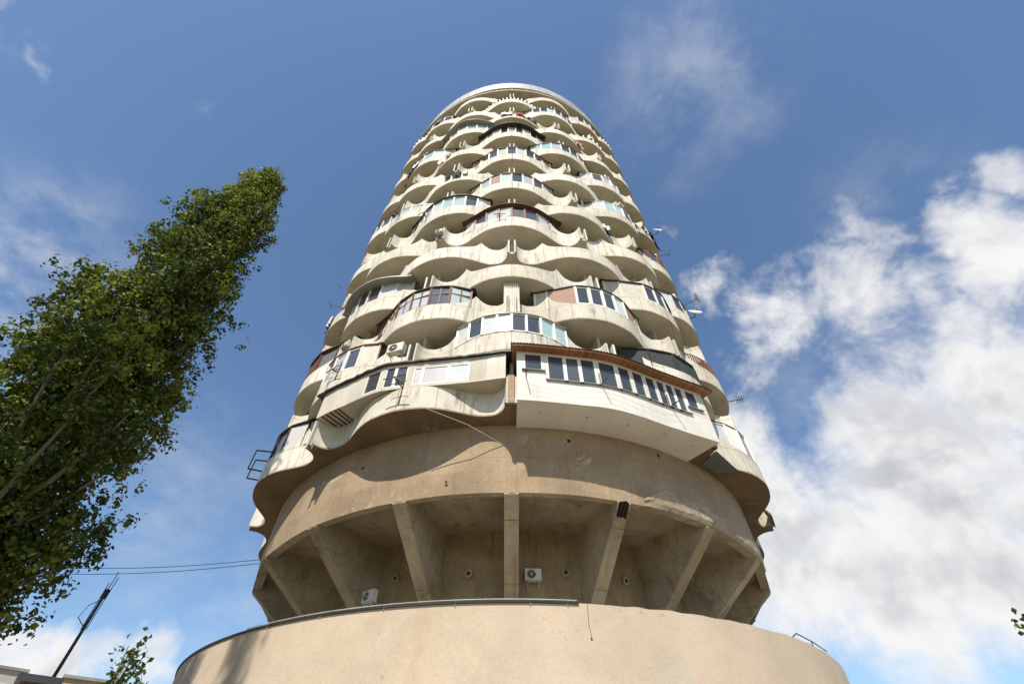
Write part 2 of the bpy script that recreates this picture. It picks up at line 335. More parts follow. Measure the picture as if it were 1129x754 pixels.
# ------------------------------------------------------------------ ground
def sheet(name, pts, z, mat, label=None):
    b = MB(); b.face([(x, y, z) for x, y in pts], mat, [(x, y) for x, y in pts]); return b.build(name, origin=(0, 0, z), kind='structure')
M['grass'] = surface('dry_lawn', (0.17, 0.16, 0.075), (0.24, 0.20, 0.12), 0.95, big=0.2)
M['paving'] = surface('pale_paving', (0.30, 0.26, 0.20), (0.24, 0.205, 0.16), 0.9, hlines=((0.2, 0.17, 0.13), 1.2, 1.2, 0.02, 0.7))
sheet('ground', [(-2500, -2500), (2500, -2500), (2500, 2500), (-2500, 2500)], 0.0, 'grass')
sheet('pavement', [(-26, -12), (26, -12), (34, 52), (-34, 52)], 0.004, 'paving')

# ------------------------------------------------------------------ tower
FL = 2.991; Z0 = 13.948; NROW = 17
R_IN = 13.35
tower = empty('apartment_tower', (CX, CY, 0), 'tall round concrete apartment tower ringed by staggered petal shaped balconies', 'tower')
def arc(r, z, p0, p1, n): return [P(p0 + (p1-p0)*i/n, r, z) for i in range(n+1)]
def band(b, r, z0, z1, mat, p0=-180, p1=180, n=120, r1=None, inward=False):
    A, B = arc(r, z0, p0, p1, n), arc(r1 or r, z1, p0, p1, n)
    ua = [(R(p0 + (p1-p0)*i/n)*r, z0) for i in range(n+1)]; ub = [(u, z1) for u, _ in ua]
    b.strip(A, B, mat, ua, ub, flip=inward)
def annulus(b, r0, r1, z, mat, p0=-180, p1=180, n=120, up=False):
    A, B = arc(r0, z, p0, p1, n), arc(r1, z, p0, p1, n)
    ua = [(R(p0 + (p1-p0)*i/n)*(r0+r1)/2, r0) for i in range(n+1)]; ub = [(u, r1) for u, _ in ua]
    b.strip(A, B, mat, ua, ub, flip=up, smooth=False)

# trumpet-shaped base: inner core, ceiling of the bays, lip and drum
Z_LIP, R_LIP, R_CORE = 10.74, 14.25, 10.3
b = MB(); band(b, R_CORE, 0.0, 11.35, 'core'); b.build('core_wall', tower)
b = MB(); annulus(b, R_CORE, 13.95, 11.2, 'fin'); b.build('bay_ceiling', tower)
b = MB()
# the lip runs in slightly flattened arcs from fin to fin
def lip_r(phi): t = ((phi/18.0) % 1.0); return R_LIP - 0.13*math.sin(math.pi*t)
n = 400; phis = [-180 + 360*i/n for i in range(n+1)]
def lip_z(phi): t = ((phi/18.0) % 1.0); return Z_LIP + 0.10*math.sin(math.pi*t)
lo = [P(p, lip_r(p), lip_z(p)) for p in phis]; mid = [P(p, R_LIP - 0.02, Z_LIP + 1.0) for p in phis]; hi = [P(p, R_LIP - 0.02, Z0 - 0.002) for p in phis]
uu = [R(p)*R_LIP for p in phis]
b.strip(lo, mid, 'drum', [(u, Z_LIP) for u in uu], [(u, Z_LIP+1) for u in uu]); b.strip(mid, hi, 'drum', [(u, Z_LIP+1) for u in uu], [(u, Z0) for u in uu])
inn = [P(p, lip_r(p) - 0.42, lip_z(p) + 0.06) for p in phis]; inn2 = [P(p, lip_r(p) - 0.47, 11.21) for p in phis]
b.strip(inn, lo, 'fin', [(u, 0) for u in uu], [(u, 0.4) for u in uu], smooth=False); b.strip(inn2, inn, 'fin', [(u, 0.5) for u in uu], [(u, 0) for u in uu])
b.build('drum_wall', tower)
# battered, broken plaster on the right of the lip
b = MB(); rng = random.Random(3); A, B, C, D = [], [], [], []
for i in range(70):
    p = 22 + 42*i/69; h = 0.60 + 0.09*math.sin(i*0.37) + 0.06*math.sin(i*.9) + rng.uniform(-.09, .09); fade = min(1, i/8, (69-i)/8)
    rr = lip_r(p); A.append(P(p, rr + 0.015, lip_z(p) + 0.012)); B.append(P(p, rr + 0.02 + 0.09*fade, lip_z(p) + 0.16 + rng.uniform(0, .06)))
    C.append(P(p, rr + 0.07 + 0.085*fade + rng.uniform(0, .02), lip_z(p) + 0.20 + h*fade*0.75)); D.append(P(p, R_LIP - 0.015, lip_z(p) + 0.30 + h*fade))
b.strip(A, B, 'patch'); b.strip(B, C, 'patch'); b.strip(C, D, 'patch'); b.build('broken_plaster', tower)
# fins
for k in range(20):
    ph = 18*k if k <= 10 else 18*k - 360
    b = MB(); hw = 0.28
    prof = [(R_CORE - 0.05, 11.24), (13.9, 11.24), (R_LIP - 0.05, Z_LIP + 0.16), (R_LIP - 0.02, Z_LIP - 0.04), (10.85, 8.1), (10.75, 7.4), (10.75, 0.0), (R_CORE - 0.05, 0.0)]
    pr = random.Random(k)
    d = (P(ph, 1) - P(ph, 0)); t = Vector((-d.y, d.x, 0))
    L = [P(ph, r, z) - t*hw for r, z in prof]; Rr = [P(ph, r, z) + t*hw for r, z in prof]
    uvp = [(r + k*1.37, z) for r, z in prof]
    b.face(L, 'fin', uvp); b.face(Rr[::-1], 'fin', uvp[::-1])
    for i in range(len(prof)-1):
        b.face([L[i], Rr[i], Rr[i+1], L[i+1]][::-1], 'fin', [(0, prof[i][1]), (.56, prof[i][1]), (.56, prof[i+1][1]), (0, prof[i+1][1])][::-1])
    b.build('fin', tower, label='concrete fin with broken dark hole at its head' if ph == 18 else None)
# hole at the head of one fin: its shade a flat black patch, bare steel over it
b = MB(); c = P(18, 14.02, 10.55); d = (P(18, 1) - P(18, 0)); t = Vector((-d.y, d.x, 0)); sl = (Vector((d.x*3.4, d.y*3.4, 2.64))).normalized(); up = sl.cross(t)
rg = random.Random(4); ring = [c + t*.22*x*rg.uniform(.85, 1.1) + sl*.33*y*rg.uniform(.85, 1.1) for x, y in ((-1, -1), (-.3, -1.1), (.4, -.9), (1, -1), (1.05, -.2), (.95, .5), (1, 1), (.2, 1.05), (-.5, .95), (-1, 1), (-1.05, .3), (-.95, -.4))]
ou = (sl.cross(t)).normalized(); ou = ou if ou.dot(d) > 0 else -ou
pl = (P(18, R_LIP - .02, Z_LIP - .04) - c).dot(ou) + .012; ring = [p + ou*pl for p in ring]
b.face(ring, 'black'); b.face(ring[::-1], 'black')
for i in (-.12, .02, .14): b.bar(c + ou*(pl+.02) + t*i - sl*.32, c + ou*(pl+.02) + t*(i+.02) + sl*.3, 0.022, 'rust')
b.build('broken_hole', tower)
# vent sleeves in the core wall
for ph, z, r in [(12.5, 9.44, .17), (28.4, 9.5, .17), (-9.84, 9.37, .17), (-29.0, 9.62, .17), (46, 9.45, .17), (-46, 9.4, .17), (4.2, 7.7, .1)]:
    b = MB(); d = P(ph, 1) - P(ph, 0); c = P(ph, R_CORE, z)
    b.disc(c, d, r, 'fin', depth=0.16, r2=r*0.95); b.disc(c + d*0.163, d, r*0.5, 'black'); b.build('vent_sleeve', tower)  # shaded mouth of the sleeve painted as a black disc
# pitted holes in the drum, their dark insides painted as black discs
for ph, z, r in [(9.8, 13.27, .09), (27.5, 13.51, .09), (-27.1, 12.82, .07), (-10.4, 11.34, .06)]:
    b = MB(); d = P(ph, 1) - P(ph, 0); t = Vector((-d.y, d.x, 0)); c = P(ph, R_LIP - 0.015, z); rg = random.Random(int(z*100))
    if r > .08:
        ring = [c + t*math.cos(a)*r*rg.uniform(1.7, 2.5) + Vector((0, 0, 1))*math.sin(a)*r*rg.uniform(1.3, 1.9) + d*.01 for a in [2*math.pi*i/14 for i in range(14)]]
        b.face(ring, 'patch')
    b.disc(c + d*.016, d, r*1.05, 'black', n=9); b.build('drum_hole', tower)
# core of the residential storeys behind the balconies
b = MB(); band(b, R_IN, Z0, Z0 + NROW*FL, 'inner'); b.build('storey_wall', tower)

# --- petal balconies
CTRL = [(0.9, 15.72), (1.15, 15.35), (1.9, 15.06), (3.2, 14.88), (4.8, 14.86), (6.5, 14.98), (8.6, 15.24), (11.0, 15.55), (13.6, 15.78), (18.0, 15.92)]
def petal_r(s):
    t = 18 - abs(s); t = max(t, 0.9)
    for i in range(len(CTRL)-1):
        if t <= CTRL[i+1][0]:
            p = lambda j: CTRL[max(0, min(len(CTRL)-1, j))][1]
            x0, x1 = CTRL[i][0], CTRL[i+1][0]; u = (t-x0)/(x1-x0)
            def slope(j):
                if j <= 0: return (CTRL[1][1]-CTRL[0][1])/(CTRL[1][0]-CTRL[0][0])
                if j >= len(CTRL)-1: return 0.0
                a = (CTRL[j][1]-CTRL[j-1][1])/(CTRL[j][0]-CTRL[j-1][0]); c = (CTRL[j+1][1]-CTRL[j][1])/(CTRL[j+1][0]-CTRL[j][0])
                return 0.0 if a*c <= 0 else 2*a*c/(a+c)
            h = x1-x0; m0, m1 = slope(i)*h, slope(i+1)*h
            return (2*u**3-3*u*u+1)*p(i) + (u**3-2*u*u+u)*m0 + (-2*u**3+3*u*u)*p(i+1) + (u**3-u*u)*m1
    return CTRL[-1][1]
EXTRA = [(0.9, .22), (1.6, .32), (2.6, .40), (4.0, .47), (5.2, .58), (6.2, .76), (7.0, .98), (7.6, 1.16), (8.1, .84), (8.8, .55), (10.0, .28), (11.5, .10), (13.2, .02), (14.2, 0.0), (18, 0.0)]
def top_extra(s): return float(np.interp(18-abs(s), [e[0] for e in EXTRA], [e[1] for e in EXTRA]))
TS = [0.9, 0.98, 1.06, 1.15, 1.3, 1.55, 1.9, 2.4, 3.0, 3.7, 4.5, 5.4, 6.1, 6.7, 7.2, 7.6, 7.9, 8.3, 8.9, 9.5, 10.2, 11.2, 12.4, 13.6, 14.8, 16, 17]
SS = [-(18-t) for t in TS] + [0.0] + [(18-t) for t in TS[::-1]]
PH_H = 1.28
def balcony_mesh(b, k, ph, rnd):
    z0 = Z0 + k*FL; z1 = z0 + PH_H + rnd.uniform(-.03, .04); zs = z0 + 0.2
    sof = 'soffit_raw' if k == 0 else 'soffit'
    O = [(s, petal_r(s)) for s in SS]; pts = [P(ph+s, r) for s, r in O]
    arcl = [0.0]
    for i in range(1, len(pts)): arcl.append(arcl[-1] + (pts[i]-pts[i-1]).length)
    mid = arcl[len(arcl)//2]; arcl = [a - mid for a in arcl]
    nor = []
    for i in range(len(pts)):
        d = pts[min(i+1, len(pts)-1)] - pts[max(i-1, 0)]; nor.append(Vector((d.y, -d.x, 0)).normalized())
    inn = [p - q*0.11 for p, q in zip(pts, nor)]
    at = lambda l, z: [Vector((p.x, p.y, z)) for p in l]
    zt = [z1 + top_extra(s) for s, r in O]; att = lambda l: [Vector((p.x, p.y, z)) for p, z in zip(l, zt)]
    uo0 = [(a, 0) for a in arcl]; uo1 = [(a, z - z0) for a, z in zip(arcl, zt)]
    b.strip(at(pts, z0), att(pts), 'parapet', uo0, uo1)
    b.strip(att(pts), att(inn), 'parapet', [(a, .7) for a in arcl], [(a, .7) for a in arcl], smooth=False)
    b.strip(at(inn, zs), att(inn), 'parapet', [(a, .3) for a in arcl], [(a, 1.0) for a in arcl], flip=True)
    for i in (0, -1):                                # ends of the horns
        q = [at([pts[i]], z0)[0], at([inn[i]], z0)[0], at([inn[i]], zt[i])[0], at([pts[i]], zt[i])[0]]
        b.face(q if i == -1 else q[::-1], 'parapet', [(0, .5), (.1, .5), (.1, 1), (0, 1)])
    # floor slab with its soffit, reaching to the joint with the neighbours
    rj = 15.5 if k == 0 else 15.6
    edge = [(-17.985, rj), (-17.1, rj)] + [(s, r - 0.004) for s, r in O[1:-1] if True] + [(17.1, rj), (17.985, rj)]
    E_ = [P(ph+s, r, z0 + 0.003) for s, r in edge]; I_ = [P(ph+s, R_IN - 0.02, z0 + 0.003) for s, r in edge]
    ue = [(R(s)*15, r) for s, r in edge]; ui = [(R(s)*15, R_IN) for s, r in edge]
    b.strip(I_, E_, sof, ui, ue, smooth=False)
    b.strip([Vector((p.x, p.y, zs)) for p in E_], [Vector((p.x, p.y, zs)) for p in I_], 'soffit', ue, ui, smooth=False)
    for a, c in ((0, 1), (len(E_)-2, len(E_)-1)):
        b.face([E_[a], E_[c], E_[c] + Vector((0, 0, .2)), E_[a] + Vector((0, 0, .2))], sof)
    return z1
def pane(b, A, B, z0, z1, nrm, frame, gl, fw=0.06, mull=0, rail=None, tilt=0.0):
    """one window between two plan points: frame bars and glass"""
    A, B = Vector((A[0], A[1], 0)), Vector((B[0], B[1], 0)); t = (B-A).normalized(); up = Vector((0, 0, 1))
    L = (B-A).length; zc, hz = (z0+z1)/2, (z1-z0)/2; c = (A+B)/2
    for q in (z0 + fw/2, z1 - fw/2): b.box(c + up*q, t*(L/2), nrm*.035, up*(fw/2), frame)
    for q in (A + t*fw/2, B - t*fw/2): b.box(q + up*zc, t*(fw/2), nrm*.035, up*(hz - fw), frame)
    for i in range(mull):
        q = A + t*L*(i+1)/(mull+1); b.box(q + up*zc, t*(fw*.6), nrm*.03, up*(hz - fw), frame)
    if rail: b.box(c + up*(z0 + (z1-z0)*rail), t*(L/2 - fw), nrm*.03, up*(fw*.5), frame)
    g = A + t*fw*.9, B - t*fw*.9; o = nrm*tilt
    b.face([g[0] + up*(z0+fw*.9), g[1] + up*(z0+fw*.9) + o, g[1] + up*(z1-fw*.9) + o*0.4, g[0] + up*(z1-fw*.9) - o*.4], gl)
BAL = {}
def open_things(bo, k, ph, rnd):
    z0 = Z0 + k*FL
    for s0, s1, kind in ((-9.5, -4.0, 'w'), (3.5, 8.5, 'd')):
        b = MB(); A, B = P(ph+s0, R_IN + .03), P(ph+s1, R_IN + .03); nrm = (P(ph+(s0+s1)/2, 1) - P(ph+(s0+s1)/2, 0))
        pane(b, A, B, z0 + (0.95 if kind == 'w' else .22), z0 + 2.45, nrm, rnd.choice(['pvc', 'cream', 'brown', 'brown']), rnd.choice(['g_dark', 'g_dark', 'g_pale']), mull=1)
        b.build('balcony_window' if kind == 'w' else 'balcony_door', bo)
    b = MB(); rr = 14.8 if k else 15.2; d = P(ph+18, 1) - P(ph+18, 0); t = Vector((-d.y, d.x, 0)); c0, c1 = P(ph+18, R_IN-.05), P(ph+18, rr)
    b.box((c0+c1)/2 + Vector((0, 0, z0 + .2 + (FL-.2)/2)), (c1-c0)/2, t*.08, Vector((0, 0, (FL-.21)/2)), 'inner'); b.build('partition_wall', bo)
for k in range(NROW):
    for ph in ((-72, -36, 0, 36, 72) if k % 2 else (-90, -54, -18, 18, 54, 90)):
        rnd = random.Random(k*100 + ph); b = MB(); balcony_mesh(b, k, ph, rnd)
        lab = {(0, 18): 'balcony wholly clad in smooth white panels under orange eaves', (0, -18): 'balcony closed off with old pale panels and windows'}.get((k, ph))
        bo = b.build('balcony', tower, origin=P(ph, 15, Z0 + k*FL), label=lab); BAL[(k, ph)] = bo; open_things(bo, k, ph, rnd)
b = MB()
for k in range(NROW):
    for ph in ((-108, 108, -144, 144, 180) if k % 2 else (-126, 126, -162, 162)): balcony_mesh(b, k, ph, random.Random(k*100+ph))
b.build('rear_balconies', tower, kind='stuff')

# --- roof storey
ZR = Z0 + NROW*FL
b = MB(); annulus(b, R_IN - .02, 15.75, ZR, 'soffit'); band(b, 15.75, ZR, ZR + 0.42, 'parapet'); annulus(b, 13.0, 15.75, ZR + .42, 'roofing', up=True); b.build('roof_slab', tower)
b = MB(); band(b, 14.55, ZR + .42, ZR + 3.3, 'slate'); b.build('roof_storey_wall', tower)
for i in range(-12, 13):
    b = MB(); p = 7.5*i; d = P(p, 1) - P(p, 0); t = Vector((-d.y, d.x, 0)); b.box(P(p, 15.1, ZR + 1.75), t*.10, d*.12, (0, 0, 1.33), 'parapet'); b.build('roof_post', tower)
b = MB(); annulus(b, 14.5, 15.35, ZR + 3.08, 'soffit'); band(b, 15.35, ZR + 3.08, ZR + 5.6, 'bandtin', n=96); annulus(b, 13.0, 15.35, ZR + 5.6, 'roofing', up=True)
for i in range(-20, 21):
    p = 4.5*i; d = P(p, 1) - P(p, 0); t = Vector((-d.y, d.x, 0)); b.box(P(p, 15.36, ZR + 4.41), t*.025, d*.03, (0, 0, 1.24), 'greytin')
b.build('roof_band', tower)

# --- enclosures on the balconies
def enclose(k, ph, s_list, kinds, frame='pvc', off=0.0, rr=None, roof='dark', over=0.16, zlo=None, zhi=None, mull=0, rail=None, rin=None, fw=0.06, roof_t=0.07, droop=0.0):
    """bays between the angles of s_list along the parapet: g=dark glass p=pale t=teal l=lilac w=panel b=brick n=net o=open k=brown board"""
    bo = BAL[(k, ph)]; z0 = Z0 + k*FL; za = zlo if zlo else z0 + PH_H + .045; zb = zhi if zhi else z0 + FL - .085
    rs = rr or [petal_r(s) - 0.06 + off for s in s_list]
    pts = [P(ph+s, r) for s, r in zip(s_list, rs)]
    rnd = random.Random(k*31 + ph)
    for i, kd in enumerate(kinds):
        A, B = pts[i], pts[i+1]; t = (B-A).normalized(); nrm = Vector((t.y, -t.x, 0)); b = MB(); up = Vector((0, 0, 1)); c = (A+B)/2; L = (B-A).length
        if kd in 'gptl':
            gl = {'g': 'g_dark', 'p': 'g_pale', 't': 'g_teal', 'l': 'g_pink'}[kd]
            pane(b, A, B, za, zb, nrm, frame, gl, fw, mull, rail, rnd.uniform(-.07, .07)); b.build('window', bo)
        elif kd in 'wbnkco':
            mt = {'w': 'old_wall', 'b': 'brick', 'n': 'net', 'k': 'brown', 'c': 'pvc', 'o': 'black'}[kd]
            if kd == 'o':
                pane(b, A, B, za, zb, nrm, frame, 'black', fw); b.build('open_window', bo)  # shade of the room drawn as a black sheet filling the frame
            else:
                b.box(c + up*(za+zb)/2, t*L/2, nrm*.03, up*(zb-za)/2, mt); b.build('infill_panel', bo)
    for p in pts:                                    # posts at the bends
        b = MB(); d = (p - P(0, 0)); d.z = 0; d.normalize(); b.box(p + Vector((0, 0, (za+zb)/2)) + d*.004, Vector((-d.y, d.x, 0))*.055, d*.055, (0, 0, (zb-za)/2 + .01), frame); b.build('window_post', bo)
    if roof:
        n = max(8, int((s_list[-1]-s_list[0])/1.2)); ss = [s_list[0] - .8 + (s_list[-1]-s_list[0]+1.6)*i/n for i in range(n+1)]
        ro = [float(np.interp(s, s_list, rs)) + over for s in ss]; ri = rin or 14.7
        zt, zl = zb + .012, zb + .012 - droop
        b = MB(); O1 = [P(ph+s, r, zl) for s, r in zip(ss, ro)]; O2 = [p + Vector((0, 0, roof_t)) for p in O1]; I1 = [P(ph+s, ri, zt) for s in ss]; I2 = [p + Vector((0, 0, roof_t)) for p in I1]
        b.strip(I1, O1, roof, smooth=False); b.strip(O1, O2, roof); b.strip(O2, I2, roof, smooth=False)
        b.face([I1[0], O1[0], O2[0], I2[0]][::-1], roof); b.face([I1[-1], O1[-1], O2[-1], I2[-1]], roof)
        b.build('enclosure_roof', bo)
def lin(a, c, n): return [a + (c-a)*i/n for i in range(n+1)]

enclose(1, 0, lin(-10.5, 10.5, 8), 'pgppggtt', 'pvc', off=.05, roof='greytin', over=.1, zhi=Z0 + FL + 2.62)
enclose(1, -36, lin(-14, 8.5, 7), 'gpggpgw', 'pvc', roof='brown', over=.10, fw=.11, rin=15.0)
enclose(1, -72, lin(-10, 13, 5), 'gkgkp', 'brown', roof='rust', over=.12)
enclose(1, 36, [-13.5, -8, -3, 3, 9, 14], 'nnnnn', 'iron', roof='dark', over=.1, zhi=Z0 + 1*FL + 2.5, rin=14.9)
enclose(2, -18, lin(-14.5, 9.5, 6), 'gpppgp', 'brown', roof='dark', over=.1, mull=1, rail=.62)
enclose(2, 18, [-13, -10.5, -5, -2.2, .6, 3.4, 6.2, 11.5], 'wbgggpb', 'pvc', roof='dark', over=.1, fw=.1)
enclose(2, -54, lin(-11, 14, 5), 'kgkgp', 'brown', roof='rust', over=.14)
enclose(3, -36, lin(-9, 11.5, 6), 'ppggpp', 'pvc', roof='greytin', over=.62, droop=.22, roof_t=.12)
enclose(3, 36, [-13, -9.5, -4, -1, 2, 8, 12], 'wwggwg', 'pvc', roof='dark', over=.12, fw=.1)
enclose(3, 72, lin(-12, 10, 6), 'pggpgg', 'cream', roof='dark')
enclose(4, 54, lin(-13, 8, 6), 'gpgpgg', 'cream', roof='dark', over=.1)
enclose(5, 0, lin(-13, 13, 8), 'pgppogpg', 'brown', roof='rust', over=.28, fw=.09)
enclose(6, 54, lin(-14, 6, 6), 'gkgkgk', 'brown', roof=None)
enclose(6, -18, lin(-13.5, 11.5, 8), 'gppptpgp', 'pvc', roof='dark', over=.18)
enclose(7, 0, lin(-12.5, 12.5, 8), 'pwbpgpgw'.replace('w', 'p'), 'cream', roof='dark', over=.1)
enclose(7, 36, lin(-13, 6, 6), 'gptpgp', 'pvc', roof='greytin', over=.05)
enclose(7, -36, lin(-14, 12, 7), 'pppptpp', 'pvc', roof='greytin', over=.05, zhi=Z0 + 7*FL + 2.2)
enclose(9, 0, lin(-13.5, 13.5, 9), 'bggogpggb', 'pvc', roof='dark', over=.12)
enclose(9, 36, lin(-11, 10, 6), 'pgptgp', 'pvc', roof='dark', over=.05)
enclose(10, 18, lin(-11, 9, 6), 'ttpggp', 'pvc', roof='dark', over=.1)
enclose(11, 0, lin(-12, 12, 9), 'gpwgpgwgg', 'cream', roof='dark', over=.5, droop=.15)
enclose(11, -36, lin(-6, 13, 5), 'tptpt', 'pvc', roof='dark', over=.1)
enclose(12, -18, lin(-10, 12, 6), 'ptwptp', 'pvc', roof='greytin', over=.55, droop=.15)
enclose(14, 18, lin(-12, 12, 8), 'pggpgggp', 'pvc', roof='dark', over=.1)
enclose(15, 36, lin(-12, 8, 6), 'gpgpgg', 'pvc', roof='dark', over=.1)
enclose(13, 72, lin(-12, 8, 6), 'gpgpgg', 'pvc', roof='dark', over=.1)
enclose(8, -54, lin(-12, 8, 6), 'gpgpgg', 'pvc', roof='dark', over=.1)
enclose(5, 72, lin(-12, 8, 6), 'gggpgg', 'cream', roof='dark', over=.1)
enclose(15, -36, lin(-12, 8, 6), 'gpgggg', 'pvc', roof='dark', over=.05)
def railing(k, ph, s0, s1, n, mat, h=0.55, wd=0.05, top=None):
    z = Z0 + k*FL + PH_H; b = MB(); ss = lin(s0, s1, n)
    for s in ss: p = P(ph+s, petal_r(s) - .055, z - .02); b.box(p + Vector((0, 0, h/2)), (wd/2, 0, 0), (0, wd/2, 0), (0, 0, h/2), mat)
    b.tube([P(ph+s, petal_r(s) - .055, z + h) for s in ss], wd*.5, top or mat, 5); b.build('railing', BAL[(k, ph)])
railing(15, 0, -13, 12, 16, 'pvc', .6, .16, 'dark'); railing(13, 36, -10, 12, 10, 'pvc', .55, .14, 'dark'); railing(15, -36, 9, 12, 3, 'pvc')
railing(2, 54, -14, 6, 34, 'brown', 1.0, .05); railing(16, -54, -8, 12, 10, 'pvc', .6, .12, 'dark'); railing(16, 54, -12, 10, 12, 'pvc', .6, .12, 'dark')
# white corrugated panel filling the joint between two balconies
b = MB(); zz0, zz1 = Z0 + 2*FL + .3, Z0 + 3*FL - .02; A = []
for i in range(33):
    s = -1.55 + 3.1*i/32; A.append((s, 15.55 + (0.035 if i % 4 < 2 else -0.035)))
b.strip([P(s, r, zz0) for s, r in A], [P(s, r, zz1) for s, r in A], 'corr', smooth=False)
b.strip([P(s, r - .09, zz0) for s, r in A], [P(s, r - .09, zz1) for s, r in A], 'corr', smooth=False, flip=True)
for sg in (0, -1):
    s = A[sg][0]; q = [P(s, 15.5, zz0), P(s, 14.6, zz0), P(s, 14.6, zz1), P(s, 15.5, zz1)]; b.face(q if sg else q[::-1], 'corr')
b.build('corrugated_panel', BAL[(2, -18)])

# --- first row, left: old panel wall across the whole petal, windows in it
bo = BAL[(0, -18)]; zA, zB = Z0 + PH_H + .06, Z0 + FL - .14
FA = [(-35.2, 15.92), (-32, 15.92), (-28.6, 15.90), (-25.0, 15.98), (-22.0, 16.02), (-21.2, 16.02), (-19.4, 15.94), (-17.3, 15.84), (-16.4, 15.80), (-14.8, 15.75), (-10.4, 15.63), (-6.9, 15.61), (-4.0, 15.68), (-0.95, 15.80)]
FK = 'sswgddwlplww'
FK = ['slate', 'w', 'w', 'g', 'w', 'g', 'g', 'w', 'l', 'l', 'p', 'w', 'w']
for i, kd in enumerate(FK):
    A, B = P(*FA[i]), P(*FA[i+1]); t = (B-A).normalized(); nrm = Vector((t.y, -t.x, 0)); up = Vector((0, 0, 1)); c = (A+B)/2; L = (B-A).length
    def panel(z0, z1, mat='old_wall'):
        b = MB(); b.box(c + up*(z0+z1)/2, t*(L/2 + .003), nrm*.05, up*(z1-z0)/2, mat); b.build('infill_panel', bo)
    if kd in ('w', 'slate'): panel(zA, zB, 'old_wall')
    else:
        zt = zB - (.10 if i < 7 else .30)
        b = MB(); pane(b, A, B, zA + .10, zt, nrm, 'pvc', {'g': 'g_dark', 'l': 'g_pink', 'p': 'g_pale'}[kd], .075, 0); b.build('window', bo); panel(zA, zA + .10); panel(zt, zB)
b = MB()                                             # underside of the panel wall where it bridges the hollows
ss = lin(-35.2, -.95, 60); fo = [float(np.interp(s, [q[0] for q in FA], [q[1] for q in FA])) for s in ss]
b.strip([P(s, 14.7, zA - .002) for s in ss], [P(s, r + .05, zA - .002) for s, r in zip(ss, fo)], 'soffit', smooth=False)
b.strip([P(s, r + .052, zA - .05) for s, r in zip(ss, fo)], [P(s, r + .052, zA + .012) for s, r in zip(ss, fo)], 'cream'); b.build('enclosure_floor', bo)
for s in (-34, -33, -32, -31, -30.2):
    b = MB(); b.bar(P(s, 14.75, zA - .03), P(s, float(np.interp(s, [q[0] for q in FA], [q[1] for q in FA])), zA - .03), .05, 'rust'); b.build('floor_joist', bo)
b = MB(); rg = random.Random(5); ss = lin(-37, .2, 46); fo = [float(np.interp(s, [q[0] for q in FA], [q[1] for q in FA])) + .2 + .018*math.sin(s*2.7) + rg.uniform(-.02, .02) for s in ss]
b.strip([P(s, 14.8, zB + .04) for s in ss], [P(s, r, zB - .03) for s, r in zip(ss, fo)], 'dark', smooth=False); b.strip([P(s, r, zB - .03) for s, r in zip(ss, fo)], [P(s, r, zB + .06) for s, r in zip(ss, fo)], 'dark')
b.strip([P(s, r, zB + .06) for s, r in zip(ss, fo)], [P(s, 14.8, zB + .13) for s in ss], 'greytin', smooth=False); b.build('enclosure_roof', bo)
b = MB(); d = P(-.3, 1) - P(-.3, 0); t = Vector((-d.y, d.x, 0)); b.box(P(-.15, 15.45, Z0 + .95), t*.16, d*.18, (0, 0, .72), 'brick'); b.box(P(-.1, 15.6, Z0 + .13), t*.27, d*.08, (0, 0, .09), 'parapet'); b.build('joint_cover', bo)

# --- first row, right: white clad extension with eaves
bo = BAL[(0, 18)]
FB = [(.8, 16.02), (5.6, 15.95), (10.3, 15.93), (13, 16.0), (16.5, 16.0), (20.6, 15.90), (25.1, 15.80), (30.3, 15.87), (35.3, 16.10)]
def fb(s):
    x = [q[0] for q in FB]; return float(np.interp(s, x, [q[1] for q in FB]))
def fbs(s): return sum(fb(s + d_)*w_ for d_, w_ in ((-1.6, .25), (0, .5), (1.6, .25))) if 2.6 < s < 33.5 else fb(s)
ss = lin(.8, 35.3, 70); zb0, zsill, zhead, ztop = Z0 - .10, Z0 + 1.13, Z0 + 2.70, Z0 + 2.80
at2 = lambda z, dr=0.0: [P(s, fbs(s) + dr, z) for s in ss]
uvs = [(R(s)*16, 0) for s in ss]
b = MB()
def ub(z): return [(u, z) for u, _ in uvs]
b.strip(at2(zb0), at2(zsill), 'white_wall', ub(zb0), ub(zsill)); b.strip(at2(zhead), at2(ztop), 'white_wall', ub(zhead), ub(ztop))
b.strip([P(s, R_LIP - .03, zb0) for s in ss], at2(zb0), 'white_wall', ub(.1), ub(.2), smooth=False)
for s, fl in ((.8, True), (35.3, False)):
    q = [P(s, fbs(s), zb0), P(s, R_LIP - .04, zb0), P(s, R_LIP - .04, ztop), P(s, fbs(s), ztop)]; b.face(q[::-1] if fl else q, 'white_wall', [(0, 0), (0, .1), (.1, .1), (.1, 0)])
b.strip(at2(zsill, 0), [P(s, fbs(s) - .12, zsill) for s in ss], 'white_wall', smooth=False)
b.build('white_cladding', bo)
